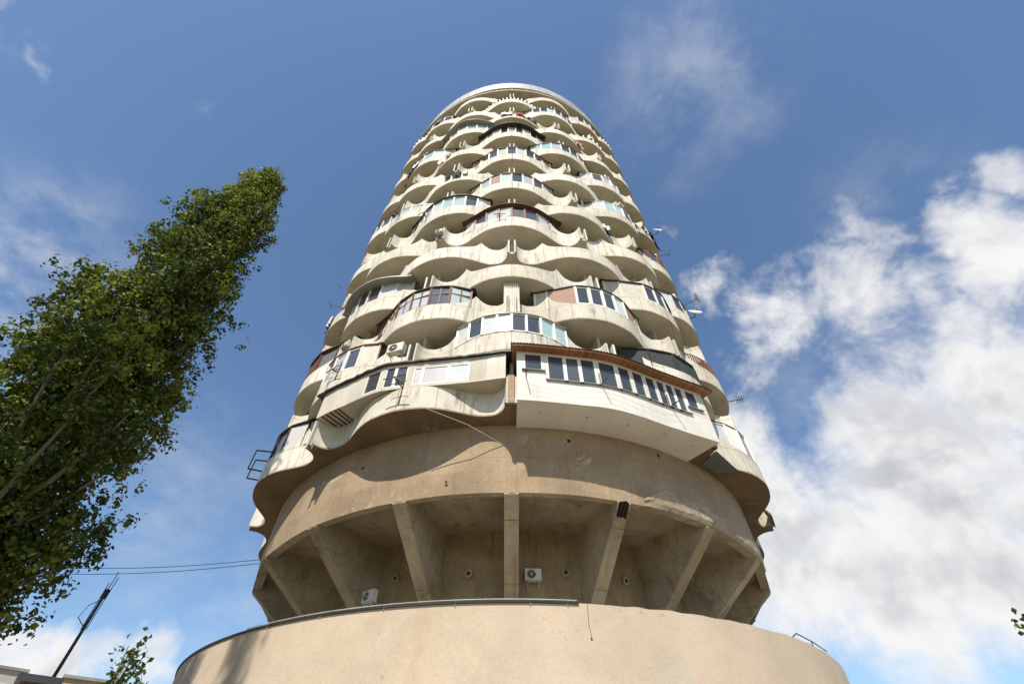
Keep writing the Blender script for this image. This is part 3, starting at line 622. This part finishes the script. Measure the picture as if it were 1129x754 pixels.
# window bays: angle limits and low / raised sill
WB = [(1.9, 4.9, .50, 'g'), (5.6, 8.45, 0, 'g'), (8.55, 10.95, 0, 'g'), (11.05, 13.6, 0, 'g'), (14.0, 17.2, 0, 'g'), (17.55, 20.0, 0, 'g'), (20.3, 22.7, 0, 'g'), (23.0, 25.2, 0, 'g'), (25.4, 27.25, 0, 'g'), (27.33, 29.1, 0, 'g'), (29.18, 31.1, 0, 'g'), (31.4, 33.9, .43, 'g')]
prev = .8
for s0, s1, raise_, kd in WB + [(35.3, 35.3, 0, '')]:
    A, B = P(prev, fbs(prev) - .01), P(s0, fbs(s0) - .01)
    if s0 - prev > .05:
        t = (B-A).normalized(); nrm = Vector((t.y, -t.x, 0)); b = MB(); b.box((A+B)/2 + Vector((0, 0, (zsill+zhead)/2)) - nrm*.05, t*(B-A).length/2, nrm*.058, (0, 0, (zhead-zsill)/2), 'white_wall'); b.build('wall_pier', bo)
    if kd:
        A, B = P(s0, fbs(s0) - .03), P(s1, fbs(s1) - .03); t = (B-A).normalized(); nrm = Vector((t.y, -t.x, 0)); zz = zsill + raise_ + .005; b = MB()
        pane(b, A, B, zz, zhead - .005, nrm, 'pvc', 'g_dark', .065, 0, None, random.uniform(-.02, .02)); b.build('window', bo)
        c = (A+B)/2; b = MB(); b.box(c + Vector((0, 0, zz - .02)) + nrm*.06, t*((B-A).length/2 + .1), nrm*.07, (0, 0, .018), 'greytin'); b.build('window_sill', bo)
        if raise_: b = MB(); b.box(c + Vector((0, 0, zsill + raise_/2 - .02)) - nrm*.02, t*(B-A).length/2, nrm*.045, (0, 0, raise_/2 - .02), 'white_wall'); b.build('wall_pier', bo)
    prev = s1
b = MB(); s2 = lin(.0, 36.6, 72); eo = [fb(min(35.3, max(.8, s))) + .42 for s in s2]; eo = [sum(eo[max(0, min(72, i+j))] for j in (-3, -2, -1, 0, 1, 2, 3))/7 for i in range(73)]
ua = [(R(s)*16, 0) for s in s2]; ub_ = [(R(s)*16, .5) for s in s2]
zi, ze = ztop + .0, ztop - .06
b.strip([P(s, 15.3, zi) for s in s2], [P(s, r, ze) for s, r in zip(s2, eo)], 'wood', ua, ub_, smooth=False)
b.strip([P(s, r, ze) for s, r in zip(s2, eo)], [P(s, r, ze + .10) for s, r in zip(s2, eo)], 'wood', ua, ub_)
b.face([P(s2[-1], 15.3, zi), P(s2[-1], eo[-1], ze), P(s2[-1], eo[-1], ze + .13), P(s2[-1], 15.3, zi + .2)], 'wood'); b.face([P(s2[0], 15.3, zi), P(s2[0], eo[0], ze), P(s2[0], eo[0], ze + .13), P(s2[0], 15.3, zi + .2)][::-1], 'wood')
b.build('eaves', bo)
b = MB(); A, B = [], []
for i in range(289):
    s = -.15 + 36.9*i/288; r = float(np.interp(s, s2, eo)) + .05; dz = .03 if i % 4 < 2 else -.005
    A.append(P(s, r, ze + .11 + dz)); B.append(P(s, 15.0, zi + .33 + dz))
b.strip(A, B, 'dark', smooth=False); b.strip([p - Vector((0, 0, .03)) for p in A], A, 'dark', smooth=False); b.strip([p - Vector((0, 0, .03)) for p in B], [p - Vector((0, 0, .03)) for p in A], 'dark', smooth=False)
b.build('corrugated_roof', bo)
for s in (4.5, 12, 19, 26, 32): b = MB(); b.disc(P(s, 15.25, zb0 - .012), (0, 0, -1), .035, 'black', 8); b.build('drain_spout', bo)

# --- first row, far left and far right
enclose(0, -54, lin(-8, 14, 5), 'okglp', 'rust', roof='dark', over=.1)
bo = BAL[(0, -54)]
for s, out, m_ in ((-3.5, .75, 'iron'), (-7.0, .95, 'brown')):     # casements standing open
    b = MB(); a0 = P(-54+s, petal_r(s)); d = (P(-54+s, 1) - P(-54+s, 0)); z = Z0 + PH_H + .08
    q = [a0 + Vector((0, 0, z)), a0 + d*out*.75 + Vector((-.25, 0, z)), a0 + d*out*.75 + Vector((-.25, 0, z+1.15)), a0 + Vector((0, 0, z+1.25))]
    for i in range(4): b.bar(q[i], q[(i+1) % 4], .06, m_, up=d.cross(Vector((0, 0, 1))))
    b.build('open_casement', bo)
enclose(0, 54, lin(-14, 10, 7), 'ppcgppg', 'pvc', roof='dark', over=.05)
bo = BAL[(0, 54)]
b = MB(); q = [P(37.2, 15.55, Z0 - .03), P(45.5, 15.35, Z0 - .03), P(43, 14.5, Z0 - .05), P(38.3, 14.6, Z0 - .05)]
b.face(q[::-1], 'slate'); b.face([p + Vector((0, 0, .025)) for p in q], 'slate'); b.build('hanging_sheet', bo)
b = MB(); q = [P(66, 15.6, Z0 - .02), P(71.8, 15.8, Z0 - .02), P(72, 15.9, Z0 + .9), P(67, 15.2, Z0 + .95)]
b.face(q, 'slate'); b.face([p + Vector((.03, .03, 0)) for p in q[::-1]], 'slate'); b.build('side_sheet', bo)

# ------------------------------------------------------------------ podium
podium = empty('podium', (CX, CY, 0), 'low round sandy stucco podium wall in front of the tower base', 'wall')
RP, ZP = 15.58, 6.5
M['ring_patch'] = surface('repaired_stucco', (0.50, 0.43, 0.34), (0.455, 0.385, 0.30), 0.95, fine=14, fine_amt=0.12, bump=0.3, bump_scale=42)
def podium_mat():
    m = M['ring']; n = NT(m.node_tree); bs = n.n['Principled BSDF']; src = bs.inputs['Base Color'].links[0].from_socket
    uv = n.new('ShaderNodeUVMap').outputs[0]; sep = n.new('ShaderNodeSeparateXYZ'); n.l.new(uv, sep.inputs[0]); U = sep.outputs[0]
    pos = n.new('ShaderNodeNewGeometry').outputs['Position']
    wob = n.math('MULTIPLY', n.math('SUBTRACT', n.noise(pos, 1.2, 4), .5), .9)
    d = n.math('ABSOLUTE', n.math('SUBTRACT', n.math('ADD', U, wob), R(-9.3)*15.58))
    st = n.math('MULTIPLY', n.ramp(d, .05, .42, 1, 0), n.ramp(n.noise(pos, 2.6, 5), .3, .7))
    n.l.new(n.mix(n.math('MULTIPLY', st, .5), src, (0.42, 0.28, 0.15, 1)), bs.inputs['Base Color'])
podium_mat()
b = MB(); rg = random.Random(9); n = 260
top = [P(-180 + 360*i/n, RP, ZP + (rg.uniform(-.025, .02) if -180+360*i/n > 9 else 0)) for i in range(n+1)]; bot = [P(-180 + 360*i/n, RP, 0) for i in range(n+1)]
uu = [R(-180 + 360*i/n)*RP for i in range(n+1)]
b.strip(bot, top, 'ring', [(u, 0) for u in uu], [(u, ZP) for u in uu]); b.strip(top, [P(-180 + 360*i/n, RP - .4, ZP - .01) for i in range(n+1)], 'ring', smooth=False)
b.build('podium_wall', podium)
b = MB(); rg = random.Random(31); p = 8.2; z = ZP - .02; q = []
for i in range(9): q.append(P(p, RP + .004, z)); p += rg.uniform(-.05, .12); z -= rg.uniform(.06, .16)
b.strip([a - Vector((.008, 0, 0)) for a in q], [a + Vector((.008, 0, 0)) for a in q], 'iron', smooth=False); b.disc(q[-1], P(p, 1) - P(p, 0), .03, 'iron', 7, depth=.01); b.build('crack', podium)
for pc, zc, wd, ht in ((-21, 3.9, .9, .5), (16.5, 4.6, .7, .9), ):    # repaired render
    b = MB(); d = P(pc, 1) - P(pc, 0); ring = []
    for i in range(26):
        a = 2*math.pi*i/26; ring.append(P(pc + math.degrees(wd*math.cos(a)*rg.uniform(.75, 1.1)/RP), RP + .006, zc + ht*math.sin(a)*rg.uniform(.75, 1.1)))
    b.face(ring, 'ring_patch'); b.build('render_repair', podium)
b = MB(); annulus(b, 9.5, RP - .3, ZP - .012, 'roofing', up=True); b.build('podium_roof', podium)
b = MB(); n = 80
pp = lin(-110, 7.2, n)
b.strip([P(p, RP + .05, ZP - .03) for p in pp], [P(p, RP + .06, ZP + .02) for p in pp], 'dark'); b.strip([P(p, RP + .06, ZP + .02) for p in pp], [P(p, RP - .2, ZP + .035) for p in pp], 'metal', smooth=False)
b.strip([P(p, RP - .01, ZP - .035) for p in pp], [P(p, RP + .05, ZP - .03) for p in pp], 'dark', smooth=False); b.build('edge_flashing', podium)
b = MB(); pp = lin(-34, 7.0, 50); b.tube([P(p, RP + .03, ZP + .06) for p in pp], .016, 'metal', 8); b.build('handrail', podium)
for p in (-30, -22, -14, -6, 2, 6):
    b = MB(); b.bar(P(p, RP + .03, ZP - .09), P(p, RP + .03, ZP + .06), .022, 'greytin'); b.build('rail_bracket', podium)
b = MB(); b.tube([P(38, RP - .1, ZP + .02), P(39.5, RP - .06, ZP + .22), P(44, RP - .1, ZP + .22), P(50, RP - .1, ZP + .2)], .02, 'iron', 6); b.tube([P(44, RP - .1, ZP), P(44, RP - .1, ZP + .22)], .018, 'iron', 6); b.build('guard_rail', podium)

# ------------------------------------------------------------------ things hung on the tower
def ac_unit(ph, r, z, label, yaw=0.0, sc=1.0):
    e = empty('air_conditioner', P(ph, r, z), label, 'air conditioner', 'air conditioner units on the tower')
    d = (P(ph+yaw, 1) - P(ph+yaw, 0)); t = Vector((-d.y, d.x, 0)); o = P(ph, r, z); up = Vector((0, 0, 1))
    b = MB(); b.box(o + d*.22 + up*.30*sc, t*.42*sc, d*.16*sc, up*.28*sc, 'ac'); b.build('casing', e)
    b = MB(); c = o + d*(.22 + .163*sc) + up*.30*sc - t*.10*sc; b.disc(c, d, .22*sc, 'black', 24)
    for rr in (.07, .13, .19, .225): b.tube([c + d*.012 + t*math.cos(a)*rr*sc + up*math.sin(a)*rr*sc for a in [2*math.pi*i/20 for i in range(20)]], .009, 'ac' if rr > .2 else 'metal', 4, closed=True)
    b.disc(c + d*.008, d, .05*sc, 'ac', 12); b.build('fan_grille', e)
    for sg in (-1, 1):
        b = MB(); q = o + t*.28*sg*sc; b.bar(q - d*.06, q + d*.42, .035, 'metal'); b.bar(q - up*.28 - d*.06, q + d*.36, .03, 'metal'); b.build('bracket', e)
ac_unit(4.8, R_CORE, 8.98, 'air conditioner on the core wall right of the central fin, above the podium', sc=.8)
ac_unit(-30.6, R_CORE + .85, 8.42, 'air conditioner tucked low beside a fin on the left under the drum', yaw=-8, sc=.78)
ac_unit(-21.6, 15.45, Z0 + FL + 1.15, 'air conditioner left of the curved lens window, at end of brown edged balcony', yaw=4, sc=1.05)
def gap_acs():   # units standing in the joints between neighbouring balconies
    for k, ph, lab in [(5, 18, 'reddish shaded air conditioner in the joint right of the brown glazed balcony'),                        (7, 18, 'air conditioner in the joint right of the enclosed middle balcony with brick ends')]:
        ac_unit(ph, 15.05, Z0 + k*FL + .75, lab, sc=.8)
gap_acs()
def dish(c, n, r, label):
    c, n = Vector(c), Vector(n).normalized(); e = empty('satellite_dish', c, label, 'satellite dish', 'satellite dishes on the right edge of the tower')
    x = n.cross(Vector((0, 0, 1))).normalized(); y = x.cross(n); b = MB(); rings = []
    for j in range(5):
        q = j/4; rings.append([c + n*(q*q*r*.28) + x*math.cos(2*math.pi*i/20)*r*q + y*math.sin(2*math.pi*i/20)*r*q for i in range(21)])
    for a, d_ in zip(rings[:-1], rings[1:]): b.strip(a, d_, 'pvc'); b.strip([p - n*.015 for p in a], [p - n*.015 for p in d_], 'pvc', flip=True)
    b.build('reflector', e); b = MB(); tip = c + n*r*1.05 - y*r*.1; b.bar(c - y*r*.9 + n*r*.2, tip, .025, 'iron'); b.box(tip, x*.04, y*.04, n*.06, 'cream'); b.build('feed_arm', e)
    b = MB(); b.bar(c, c - n*.25 - y*.1, .05, 'iron'); inw = Vector((CX, CY, c.z)) - c; inw.normalize(); b.bar(c - n*.25 - y*.1, c + inw*1.1 - Vector((0, 0, .25)), .045, 'iron'); b.build('mount_arm', e)
dish(P(56.5, 16.6, 41.0), (.05, -.92, .34), .42, 'highest white satellite dish on the right edge, against blue sky')
dish(P(55.5, 16.9, 29.6), (.9, -.5, .15), .45, 'upright white satellite dish on a thin arm at right edge')
dish(P(55.0, 16.4, 28.0), (.05, -.88, .42), .48, 'white satellite dish lying nearly flat just under the upright dish')
def antenna(a, b_, label, rods=3):
    e = empty('antenna', a, label, 'antenna', 'thin antennas on the tower sides'); a, b_ = Vector(a), Vector(b_); b = MB(); b.bar(a, b_, .045, 'iron'); b.build('boom', e)
    b = MB(); d = (b_-a).normalized(); s = d.cross(Vector((0, 0, 1))).normalized()
    for i in range(rods):
        c = b_ - d*.16*i; b.bar(c - s*.35, c + s*.35, .02, 'iron'); b.bar(c - Vector((0, 0, .3)), c + Vector((0, 0, .3)), .02, 'iron')
    b.build('rods', e)
antenna(P(57, 15.6, 20.2), P(59, 16.7, 20.4), 'small antenna on right edge beside the brown railed balcony')
antenna(P(-54, 15.7, 31.2), P(-56, 16.5, 31.6), 'thin dark antenna on left edge above grey awning', 1)
antenna(P(-54, 15.7, 28.9), P(-56, 16.5, 29.2), 'lower thin dark antenna on left edge beside grey awning', 1)
antenna(P(55, 15.7, 36.6), P(57, 16.6, 37.0), 'dark antenna on right edge between highest dish and upright dish', 1)
def dryer(k, ph, s, w_, out, label, drop=.9):
    z = Z0 + k*FL + PH_H; a = P(ph+s, petal_r(s), z); d = P(ph+s, 1) - P(ph+s, 0); e = empty('drying_rack', a, label, 'drying rack', 'iron drying racks on the balconies')
    t = Vector((-d.y, d.x, 0)); b = MB(); b.bar(a, a + d*out - Vector((0, 0, .05)), .045, 'rust'); b.bar(a + Vector((0, 0, .25)), a + d*out - Vector((0, 0, .05)), .03, 'rust'); b.bar(a + d*.02 + Vector((0, 0, .8)), a + d*.02 - Vector((0, 0, drop)), .04, 'rust'); b.build('arm', e)
    b = MB(); b.bar(a + d*out - t*w_, a + d*out + t*w_, .04, 'rust'); b.bar(a + d*out*.5 - t*w_*.7, a + d*out*.5 + t*w_*.7, .02, 'rust'); b.build('cross_bar', e)
dryer(0, -18, .5, .55, .75, 'rusty drying rack in front of the old panel windows on the lowest balcony')
dryer(1, -36, 1.5, .5, .35, 'rusty drying rack under white windows with brown roof edge', .5)
# clothes-line brackets with wires on the white extension
e = empty('clothes_line', P(18, 16.1, Z0 + 1.3), 'thin wire clothes line on iron arms along the white clad extension', 'clothes line')
arms = []
for s in (2.2, 14.0, 27.0):
    b = MB(); a = P(s, fbs(s) + .01, zsill + .75); lo_ = P(s, fbs(s) + .01, zsill + .05); d = P(s, 1) - P(s, 0); tip = lo_ + d*.62 - Vector((0, 0, .12)); b.bar(a, lo_, .035, 'iron'); b.bar(lo_, tip, .035, 'iron'); b.build('iron_arm', e); arms.append((lo_, tip))
for (l0, t0), (l1, t1) in zip(arms[:-1], arms[1:]):
    for q in (.4, .7, 1.0):
        b = MB(); p0, p1 = l0.lerp(t0, q), l1.lerp(t1, q); b.tube([p0.lerp(p1, i/8) + (p0.lerp(p1, i/8) - P(0, 0, p0.z)).normalized()*.16*math.sin(math.pi*i/8) - Vector((0, 0, .05*math.sin(math.pi*i/8))) for i in range(9)], .004, 'metal', 4); b.build('wire', e)
# stay wire from the lowest balcony to the drum
b = MB(); b.tube([P(-13.2, 15.8, 13.94), P(-7, 15.1, 13.4), P(-1.37, R_LIP, 12.93)], .018, 'cream', 5); b.build('stay_wire', label='pale wire slanting from lowest left balcony down to the drum', cat='wire')
# laundry and clutter
def clutter(k, ph, items, label, seed):
    rg = random.Random(seed); z = Z0 + k*FL + PH_H; e = empty('laundry', P(ph + items[0][0], petal_r(items[0][0]), z), label, 'laundry', 'laundry hanging on balconies')
    for s, mat, wd, h in items:
        b = MB(); n = 6; d = P(ph+s, 1) - P(ph+s, 0); t = Vector((-d.y, d.x, 0)); o = P(ph+s, petal_r(s) + .16, z + .12)
        A = [o + t*wd*(i/n - .5) + d*.06*math.sin(i*1.9 + s) for i in range(n+1)]; B = [p - Vector((0, 0, h + rg.uniform(-.06, .06))) + d*.05*math.sin(i*2.3) for i, p in enumerate(A)]
        b.strip(B, A, mat); b.strip([p - d*.02 for p in B], [p - d*.02 for p in A], mat, flip=True); b.strip([p - d*.3 + Vector((0, 0, -.25)) for p in A], A, mat, flip=True); b.build('cloth', e)
clutter(8, -18, [(1.5, 'cloth_dark', .7, .8), (4, 'cloth_white', .4, .5), (-1.5, 'cloth_dark', .5, .6)], 'black laundry hanging on an open balcony left of centre', 1)
clutter(13, 0, [(-2, 'cloth_white', 1.2, .7), (3, 'cloth_red', .8, .6), (6, 'cloth_white', .9, .7), (9, 'cloth_dark', .7, .7)], 'white and red laundry near the top of the middle column', 2)
clutter(11, -36, [(-9, 'cloth_dark', 1.0, 1.0), (-6.5, 'cloth_red', .7, .7), (-4, 'cloth_dark', .9, 1.1), (-1.5, 'cloth_white', .8, .8)], 'dark and red laundry at the upper left edge of tower', 3)
clutter(8, 54, [(-9, 'cloth_dark', .9, .9), (-5, 'cloth_white', .7, .8), (-1, 'cloth_dark', 1.0, .8), (3, 'cloth_dark', .8, .8)], 'dark laundry on the right edge beside the highest dish', 4)
clutter(12, 18, [(8, 'cloth_pink', .9, .8), (10, 'cloth_pink', .6, .8)], 'pink laundry on an upper balcony right of centre', 5)
clutter(15, -36, [(2, 'cloth_dark', .6, .5)], 'small dark cloth on a top balcony at left', 6)

clutter(4, -54, [(-3, 'cloth_blue', .8, .7), (0, 'cloth_white', .6, .8)], 'blue and white laundry on an open balcony at the left, above the grey awning', 7)
clutter(10, -18, [(-7, 'cloth_white', .9, .8), (-4, 'cloth_pink', .5, .6)], 'white and pink laundry on an open upper balcony left of the middle column', 8)
clutter(6, 18, [(9, 'cloth_white', .7, .6), (11, 'cloth_dark', .6, .8)], 'white and dark laundry on an open balcony right of the brown glazed one', 9)
dryer(5, 0, -3.0, .4, .3, 'small rusty rack below the brown glazed middle balcony windows', .5)
dryer(6, -18, -6, .5, .5, 'rusty rack in front of the pale glazed balcony left of the middle', .5)
dryer(7, -36, 1, .6, .55, 'rusty rack on the pale sheeted balcony at the left', .6)
ac_unit(-18.0, 15.66, Z0 + 5*FL + .5, 'air conditioner in the joint left of the brown glazed middle balcony', sc=.62)
ac_unit(36.0, 15.66, Z0 + 8*FL + .5, 'air conditioner in a joint high on the right side of tower', sc=.62)
ac_unit(-36.0, 15.66, Z0 + 2*FL + .5, 'air conditioner in the joint left of the brown framed balcony', sc=.62)
for k, s0, s1, z0_, z1_ in ((0, 36.2, 36.0, 15.2, 30.5), (1, -36.1, -35.9, 17.5, 27.0), (2, .2, -.1, 31.0, 52.0)):     # thin cables slung down the joints
    b = MB(); b.tube([P(s0 + (s1-s0)*i/12 + .12*math.sin(i*1.3), 15.98 + .05*math.sin(i*2.1), z0_ + (z1_-z0_)*i/12) for i in range(13)], .012, 'iron', 4)
    b.build('cable', label=['thin black cable hanging down right of the white clad extension', 'thin black cable hanging down left of the old panel balcony', 'thin black cable slung down the middle joints high on the tower'][k], cat='cable')
# ------------------------------------------------------------------ trees
def make_leaves(name, centers, dirs, size, mat, parent, seed, tone_bias=None):
    """leaf-sized folded faces, one pair of triangles' worth each"""
    rg = np.random.default_rng(seed); N = len(centers)
    nrm = rg.normal(size=(N, 3)); nrm[:, 2] += 0.5; nrm /= np.linalg.norm(nrm, axis=1)[:, None]
    t = rg.normal(size=(N, 3)); t -= (t*nrm).sum(1)[:, None]*nrm; t /= np.linalg.norm(t, axis=1)[:, None]; u = np.cross(nrm, t)
    s = size*rg.uniform(.65, 1.35, N)[:, None]
    v = np.stack([centers - t*s*.55, centers + u*s*.42 - t*s*.1 + nrm*s*.12, centers + t*s*.6, centers - u*s*.42 - t*s*.1 + nrm*s*.12], 1).reshape(-1, 3)
    org = np.array(WLOC[parent.name]); me = bpy.data.meshes.new(name)
    me.vertices.add(N*4); me.vertices.foreach_set('co', (v - org).ravel()); me.loops.add(N*4); me.loops.foreach_set('vertex_index', np.arange(N*4))
    me.polygons.add(N); me.polygons.foreach_set('loop_start', np.arange(0, N*4, 4)); me.polygons.foreach_set('loop_total', np.full(N, 4)); me.update(); me.validate()
    tone = np.clip(rg.normal(.45, .22, N) + (tone_bias if tone_bias is not None else 0), 0, 1)
    at = me.attributes.new('tone', 'FLOAT', 'FACE'); at.data.foreach_set('value', tone)
    me.materials.append(M[mat]); o = bpy.data.objects.new(name, me); scene.collection.objects.link(o); o.parent = parent; o.location = (0, 0, 0); return o
def poplar(base, H, env, lean, n_br, per, label, seed, z_low=2.5, leaf=.135, mat='leaf'):
    rg = random.Random(seed); ng = np.random.default_rng(seed); base = Vector(base); e = empty('poplar_tree', base, label, 'tree')
    axis = lambda z: base + Vector((lean[0]*(z/H)**2, lean[1]*(z/H)**2, z))
    b = MB(); zs = [0, .5, 2, 5, 9, 14, 19, 24, H-3, H-.6]; b.tube([axis(z) for z in zs], 1, 'bark', 9, taper=[.52, .42, .36, .32, .27, .22, .17, .11, .06, .02])
    C = []; TB = []; L = np.array
    for i in range(n_br):
        z0 = z_low*.5 + (H - 2.0 - z_low*.5)*(i + rg.random())/n_br; az = i*2.399 + rg.uniform(-.5, .5)
        ztip = min(H + rg.uniform(-.7, .2), z0 + rg.uniform(2.6, 6.0)); rad = float(np.interp(ztip, env[0], env[1]))*(rg.uniform(.30, .95) if i % 3 else rg.uniform(.85, 1.05))*(1 + .20*math.sin(2*az + ztip*.75) + .12*math.sin(5*az - ztip*1.3))
        if rad < .12: rad = .12
        p0 = axis(z0); p3 = axis(ztip) + Vector((math.cos(az)*rad, math.sin(az)*rad, 0)); p1 = p0.lerp(p3, .35) + Vector((math.cos(az), math.sin(az), -.2))*rad*.22
        p2 = p0.lerp(p3, .7) + Vector((math.cos(az), math.sin(az), -.1))*rad*.20; path = [p0, p1, p2, p3]
        b.tube(path, 1, 'bark', 5, taper=[.11, .075, .04, .010])
        bias = rg.uniform(-.42, .40); L3 = (p3-p0).length; core = .20 + .07*L3  # random tone per branch puts bright clumps and shaded gaps into the leaf colour
        for j in range(int(per*(.55 + rad*.45))):
            q = rg.uniform(.22, 1.0)**.85
            s = path[0].lerp(path[1], q/.35) if q < .35 else (path[1].lerp(path[2], (q-.35)/.35) if q < .7 else path[2].lerp(path[3], (q-.7)/.3))
            sp = core*(.35 + .75*math.sin(math.pi*min(1, max(0, (q-.12)/.92))))
            c = s + Vector((max(-1.7, min(1.7, rg.gauss(0, 1)))*sp, max(-1.7, min(1.7, rg.gauss(0, 1)))*sp, max(-1.6, min(1.6, rg.gauss(0, 1)))*sp*1.2))
            nl = rg.randint(14, 26); pts = ng.normal(size=(nl, 3))*np.array([.12, .12, .16]) + np.array(c); C.append(pts); TB.append(np.full(nl, bias + rg.uniform(-.1, .1)))
    b.build('trunk', e, origin=base); make_leaves('crown', np.concatenate(C), None, leaf, mat, e, seed, np.concatenate(TB)); return e
def at_az(az, D): return Vector((D*math.sin(R(az)), D*math.cos(R(az)), 0))
pb = at_az(-50.6, 20.0)
perp = Vector((math.cos(R(50.6)), math.sin(R(50.6)), 0))      # to the right seen from the camera
ENV = ([0, 3, 5, 8, 13, 17, 21, 25, 28, 30, 31.6], [.8, 1.4, 1.85, 2.35, 2.55, 2.35, 1.95, 1.65, 1.25, .7, .12])
poplar(pb, 31.6, ENV, (-perp.x*.9, -perp.y*.9), 250, 30, 'tall columnar poplar with dark green leaves leaning in at the left of the tower', 11, z_low=5.0)
ENV2 = (ENV[0], [r*.55 for r in ENV[1]])
poplar((-13.1, -2.4, 0), 36.0, ENV2, (0, 0), 110, 16, 'slim poplar behind the photographer on the left, nearer the tower axis, shading the podium', 12, z_low=5.0)
poplar((-16.4, -2.6, 0), 35.0, ENV2, (0, 0), 110, 16, 'slim poplar behind the photographer on the far left, shading the podium edge', 13, z_low=5.0)
def sapling(base, H, rad, n_br, per, label, seed, leaf=.11, lean=(0, 0)):
    rg = random.Random(seed); ng = np.random.default_rng(seed); base = Vector(base); e = empty('young_tree', base, label, 'tree'); b = MB()
    axis = lambda z: base + Vector((lean[0]*z/H, lean[1]*z/H, z)); b.tube([axis(0), axis(H*.4), axis(H*.75), axis(H)], 1, 'bark', 6, taper=[.07, .05, .03, .008]); C = []; TB = []
    for i in range(n_br):
        z0 = H*(.35 + .5*(i + rg.random())/n_br); az = i*2.4; zt = min(H*1.0, z0 + rg.uniform(.5, 1.1)); r = rad*rg.uniform(.4, 1)*(1.12 - zt/H)**.5*1.4
        p0 = axis(z0); p1 = axis(zt) + Vector((math.cos(az)*r, math.sin(az)*r, 0)); b.tube([p0, p0.lerp(p1, .5) + Vector((math.cos(az)*r*.15, math.sin(az)*r*.15, -.05)), p1], 1, 'bark', 4, taper=[.028, .016, .006])
        for j in range(per):
            c = np.array(p0.lerp(p1, rg.uniform(.3, 1.05))) + ng.normal(size=3)*.09; nl = rg.randint(4, 8); C.append(ng.normal(size=(nl, 3))*.08 + c); TB.append(np.full(nl, rg.uniform(-.2, .2)))
    for j in range(per*2):
        c = np.array(axis(H*rg.uniform(.72, 1.0))) + ng.normal(size=3)*.08; C.append(ng.normal(size=(6, 3))*.07 + c); TB.append(np.full(6, rg.uniform(-.2, .2)))
    b.build('trunk', e, origin=base); make_leaves('crown', np.concatenate(C), None, leaf, 'leaf2', e, seed, np.concatenate(TB)); return e
sapling(at_az(-36.3, 12.0), 4.15, .50, 13, 7, 'slender young tree whose top pokes up left of the podium wall', 21, .085, lean=(.25, .1))
sapling(at_az(48.1, 15.0), 5.5, 1.45, 30, 16, 'bright green young tree at the far right edge of the photo', 22, .12)

# ------------------------------------------------------------------ neighbouring buildings, aerial mast, cables
def block(name, az0, az1, D, h, depth, mat, label, extra=None, cat='building'):
    a, c = at_az(az0, D), at_az(az1, D); e = empty(name, (a+c)/2, label, cat); t = (c-a).normalized(); n_ = Vector((-t.y, t.x, 0))
    if n_.dot(a) < 0: n_ = -n_
    b = MB(); m = (a+c)/2 + n_*depth/2; L = (c-a).length; b.box(m + Vector((0, 0, h/2)), t*L/2, n_*depth/2, (0, 0, h/2), mat); b.build('wall', e)
    b = MB(); b.box(m + Vector((0, 0, h + .1)), t*(L/2 + .15), n_*(depth/2 + .15), (0, 0, .1), 'greytin'); b.build('roof', e)
    nw = max(2, int(L/2.6))
    for fl in range(int((h-1)//3)):
        for i in range(nw):
            q = a + t*(L*(i+.5)/nw); z = h - 2.3 - fl*3.0; b = MB(); pane(b, q - t*.7 - n_*.03, q + t*.7 - n_*.03, z, z + 1.4, -n_, 'pvc', 'g_dark', .08, 1); b.build('window', e)
    return e, a, c, t, n_
M['beige_block'] = surface('beige_render', (0.46, 0.36, 0.26), (0.40, 0.31, 0.22), 0.9, streak=((0.3, 0.23, 0.16), 0.4)); M['pale_block'] = surface('pale_grey_render', (0.52, 0.51, 0.49), (0.46, 0.44, 0.42), 0.9, streak=((0.3, 0.29, 0.27), 0.4))
M['brown_block'] = surface('brown_grey_render', (0.23, 0.185, 0.135), (0.17, 0.14, 0.10), 0.9)
block('apartment_block', -47, -41.4, 62, 11.9, 14, 'pale_block', 'pale grey block at the bottom left corner behind the poplar')
block('house', -38.9, -35.2, 55, 10.75, 12, 'beige_block', 'beige block with flat roof left of the podium, behind the young tree')
block('house', -35.1, -31.5, 58, 10.7, 12, 'beige_block', 'duller beige block with grey roof edge right beside the podium wall')
# roof hood with the aerial mast
e, a, c, t, n_ = block('kiosk', -41.4, -39.2, 24, 5.35, 3, 'brown_block', 'small brown grey rooftop hood at the foot of the aerial mast', cat='hut')
mt = at_az(-39.6, 24.2); mast = empty('aerial_mast', mt, 'slim dark aerial mast with whip antennas standing left of the tower', 'mast')
b = MB(); b.tube([mt, mt + Vector((0, 0, 5)), mt + Vector((0, 0, 8.35))], 1, 'iron', 8, taper=[.07, .06, .045]); b.build('pole', mast)
for dx, h in ((0.0, 9.0), (.10, 8.8), (-.08, 8.6)):
    b = MB(); b.tube([mt + Vector((dx, 0, 7.0)), mt + Vector((dx*1.3, 0, h))], .015, 'iron', 5); b.build('whip', mast)
b = MB(); b.box(mt + Vector((0, 0, 8.2)), (.07, 0, 0), (0, .06, 0), (0, 0, .16), 'iron'); b.build('junction_box', mast)
b = MB(); b.tube([mt + Vector((0, 0, 8.0)), mt + Vector((-.35, 0, 7.8)), mt + Vector((-.45, 0, 7.4)), mt + Vector((-.05, 0, 7.1))], .015, 'iron', 5); b.build('loop_cable', mast)
def ray_pt(x, y, D): v = pix_dir(x, y); return Vector((0, 0, 1.6)) + v*(D/math.hypot(v.x, v.y))
for i, (y0, y1) in enumerate(((625, 616), (632, 620))):
    A, B = ray_pt(60, y0 + 1, 42), ray_pt(296, y1, 36); b = MB(); b.tube([A.lerp(B, q/10) - Vector((0, 0, .25*math.sin(math.pi*q/10))) for q in range(11)], .022, 'iron', 5)
    b.build('overhead_cable', label=('upper' if i == 0 else 'lower') + ' of two thin cables strung from the poplar side to the tower', cat='cable')
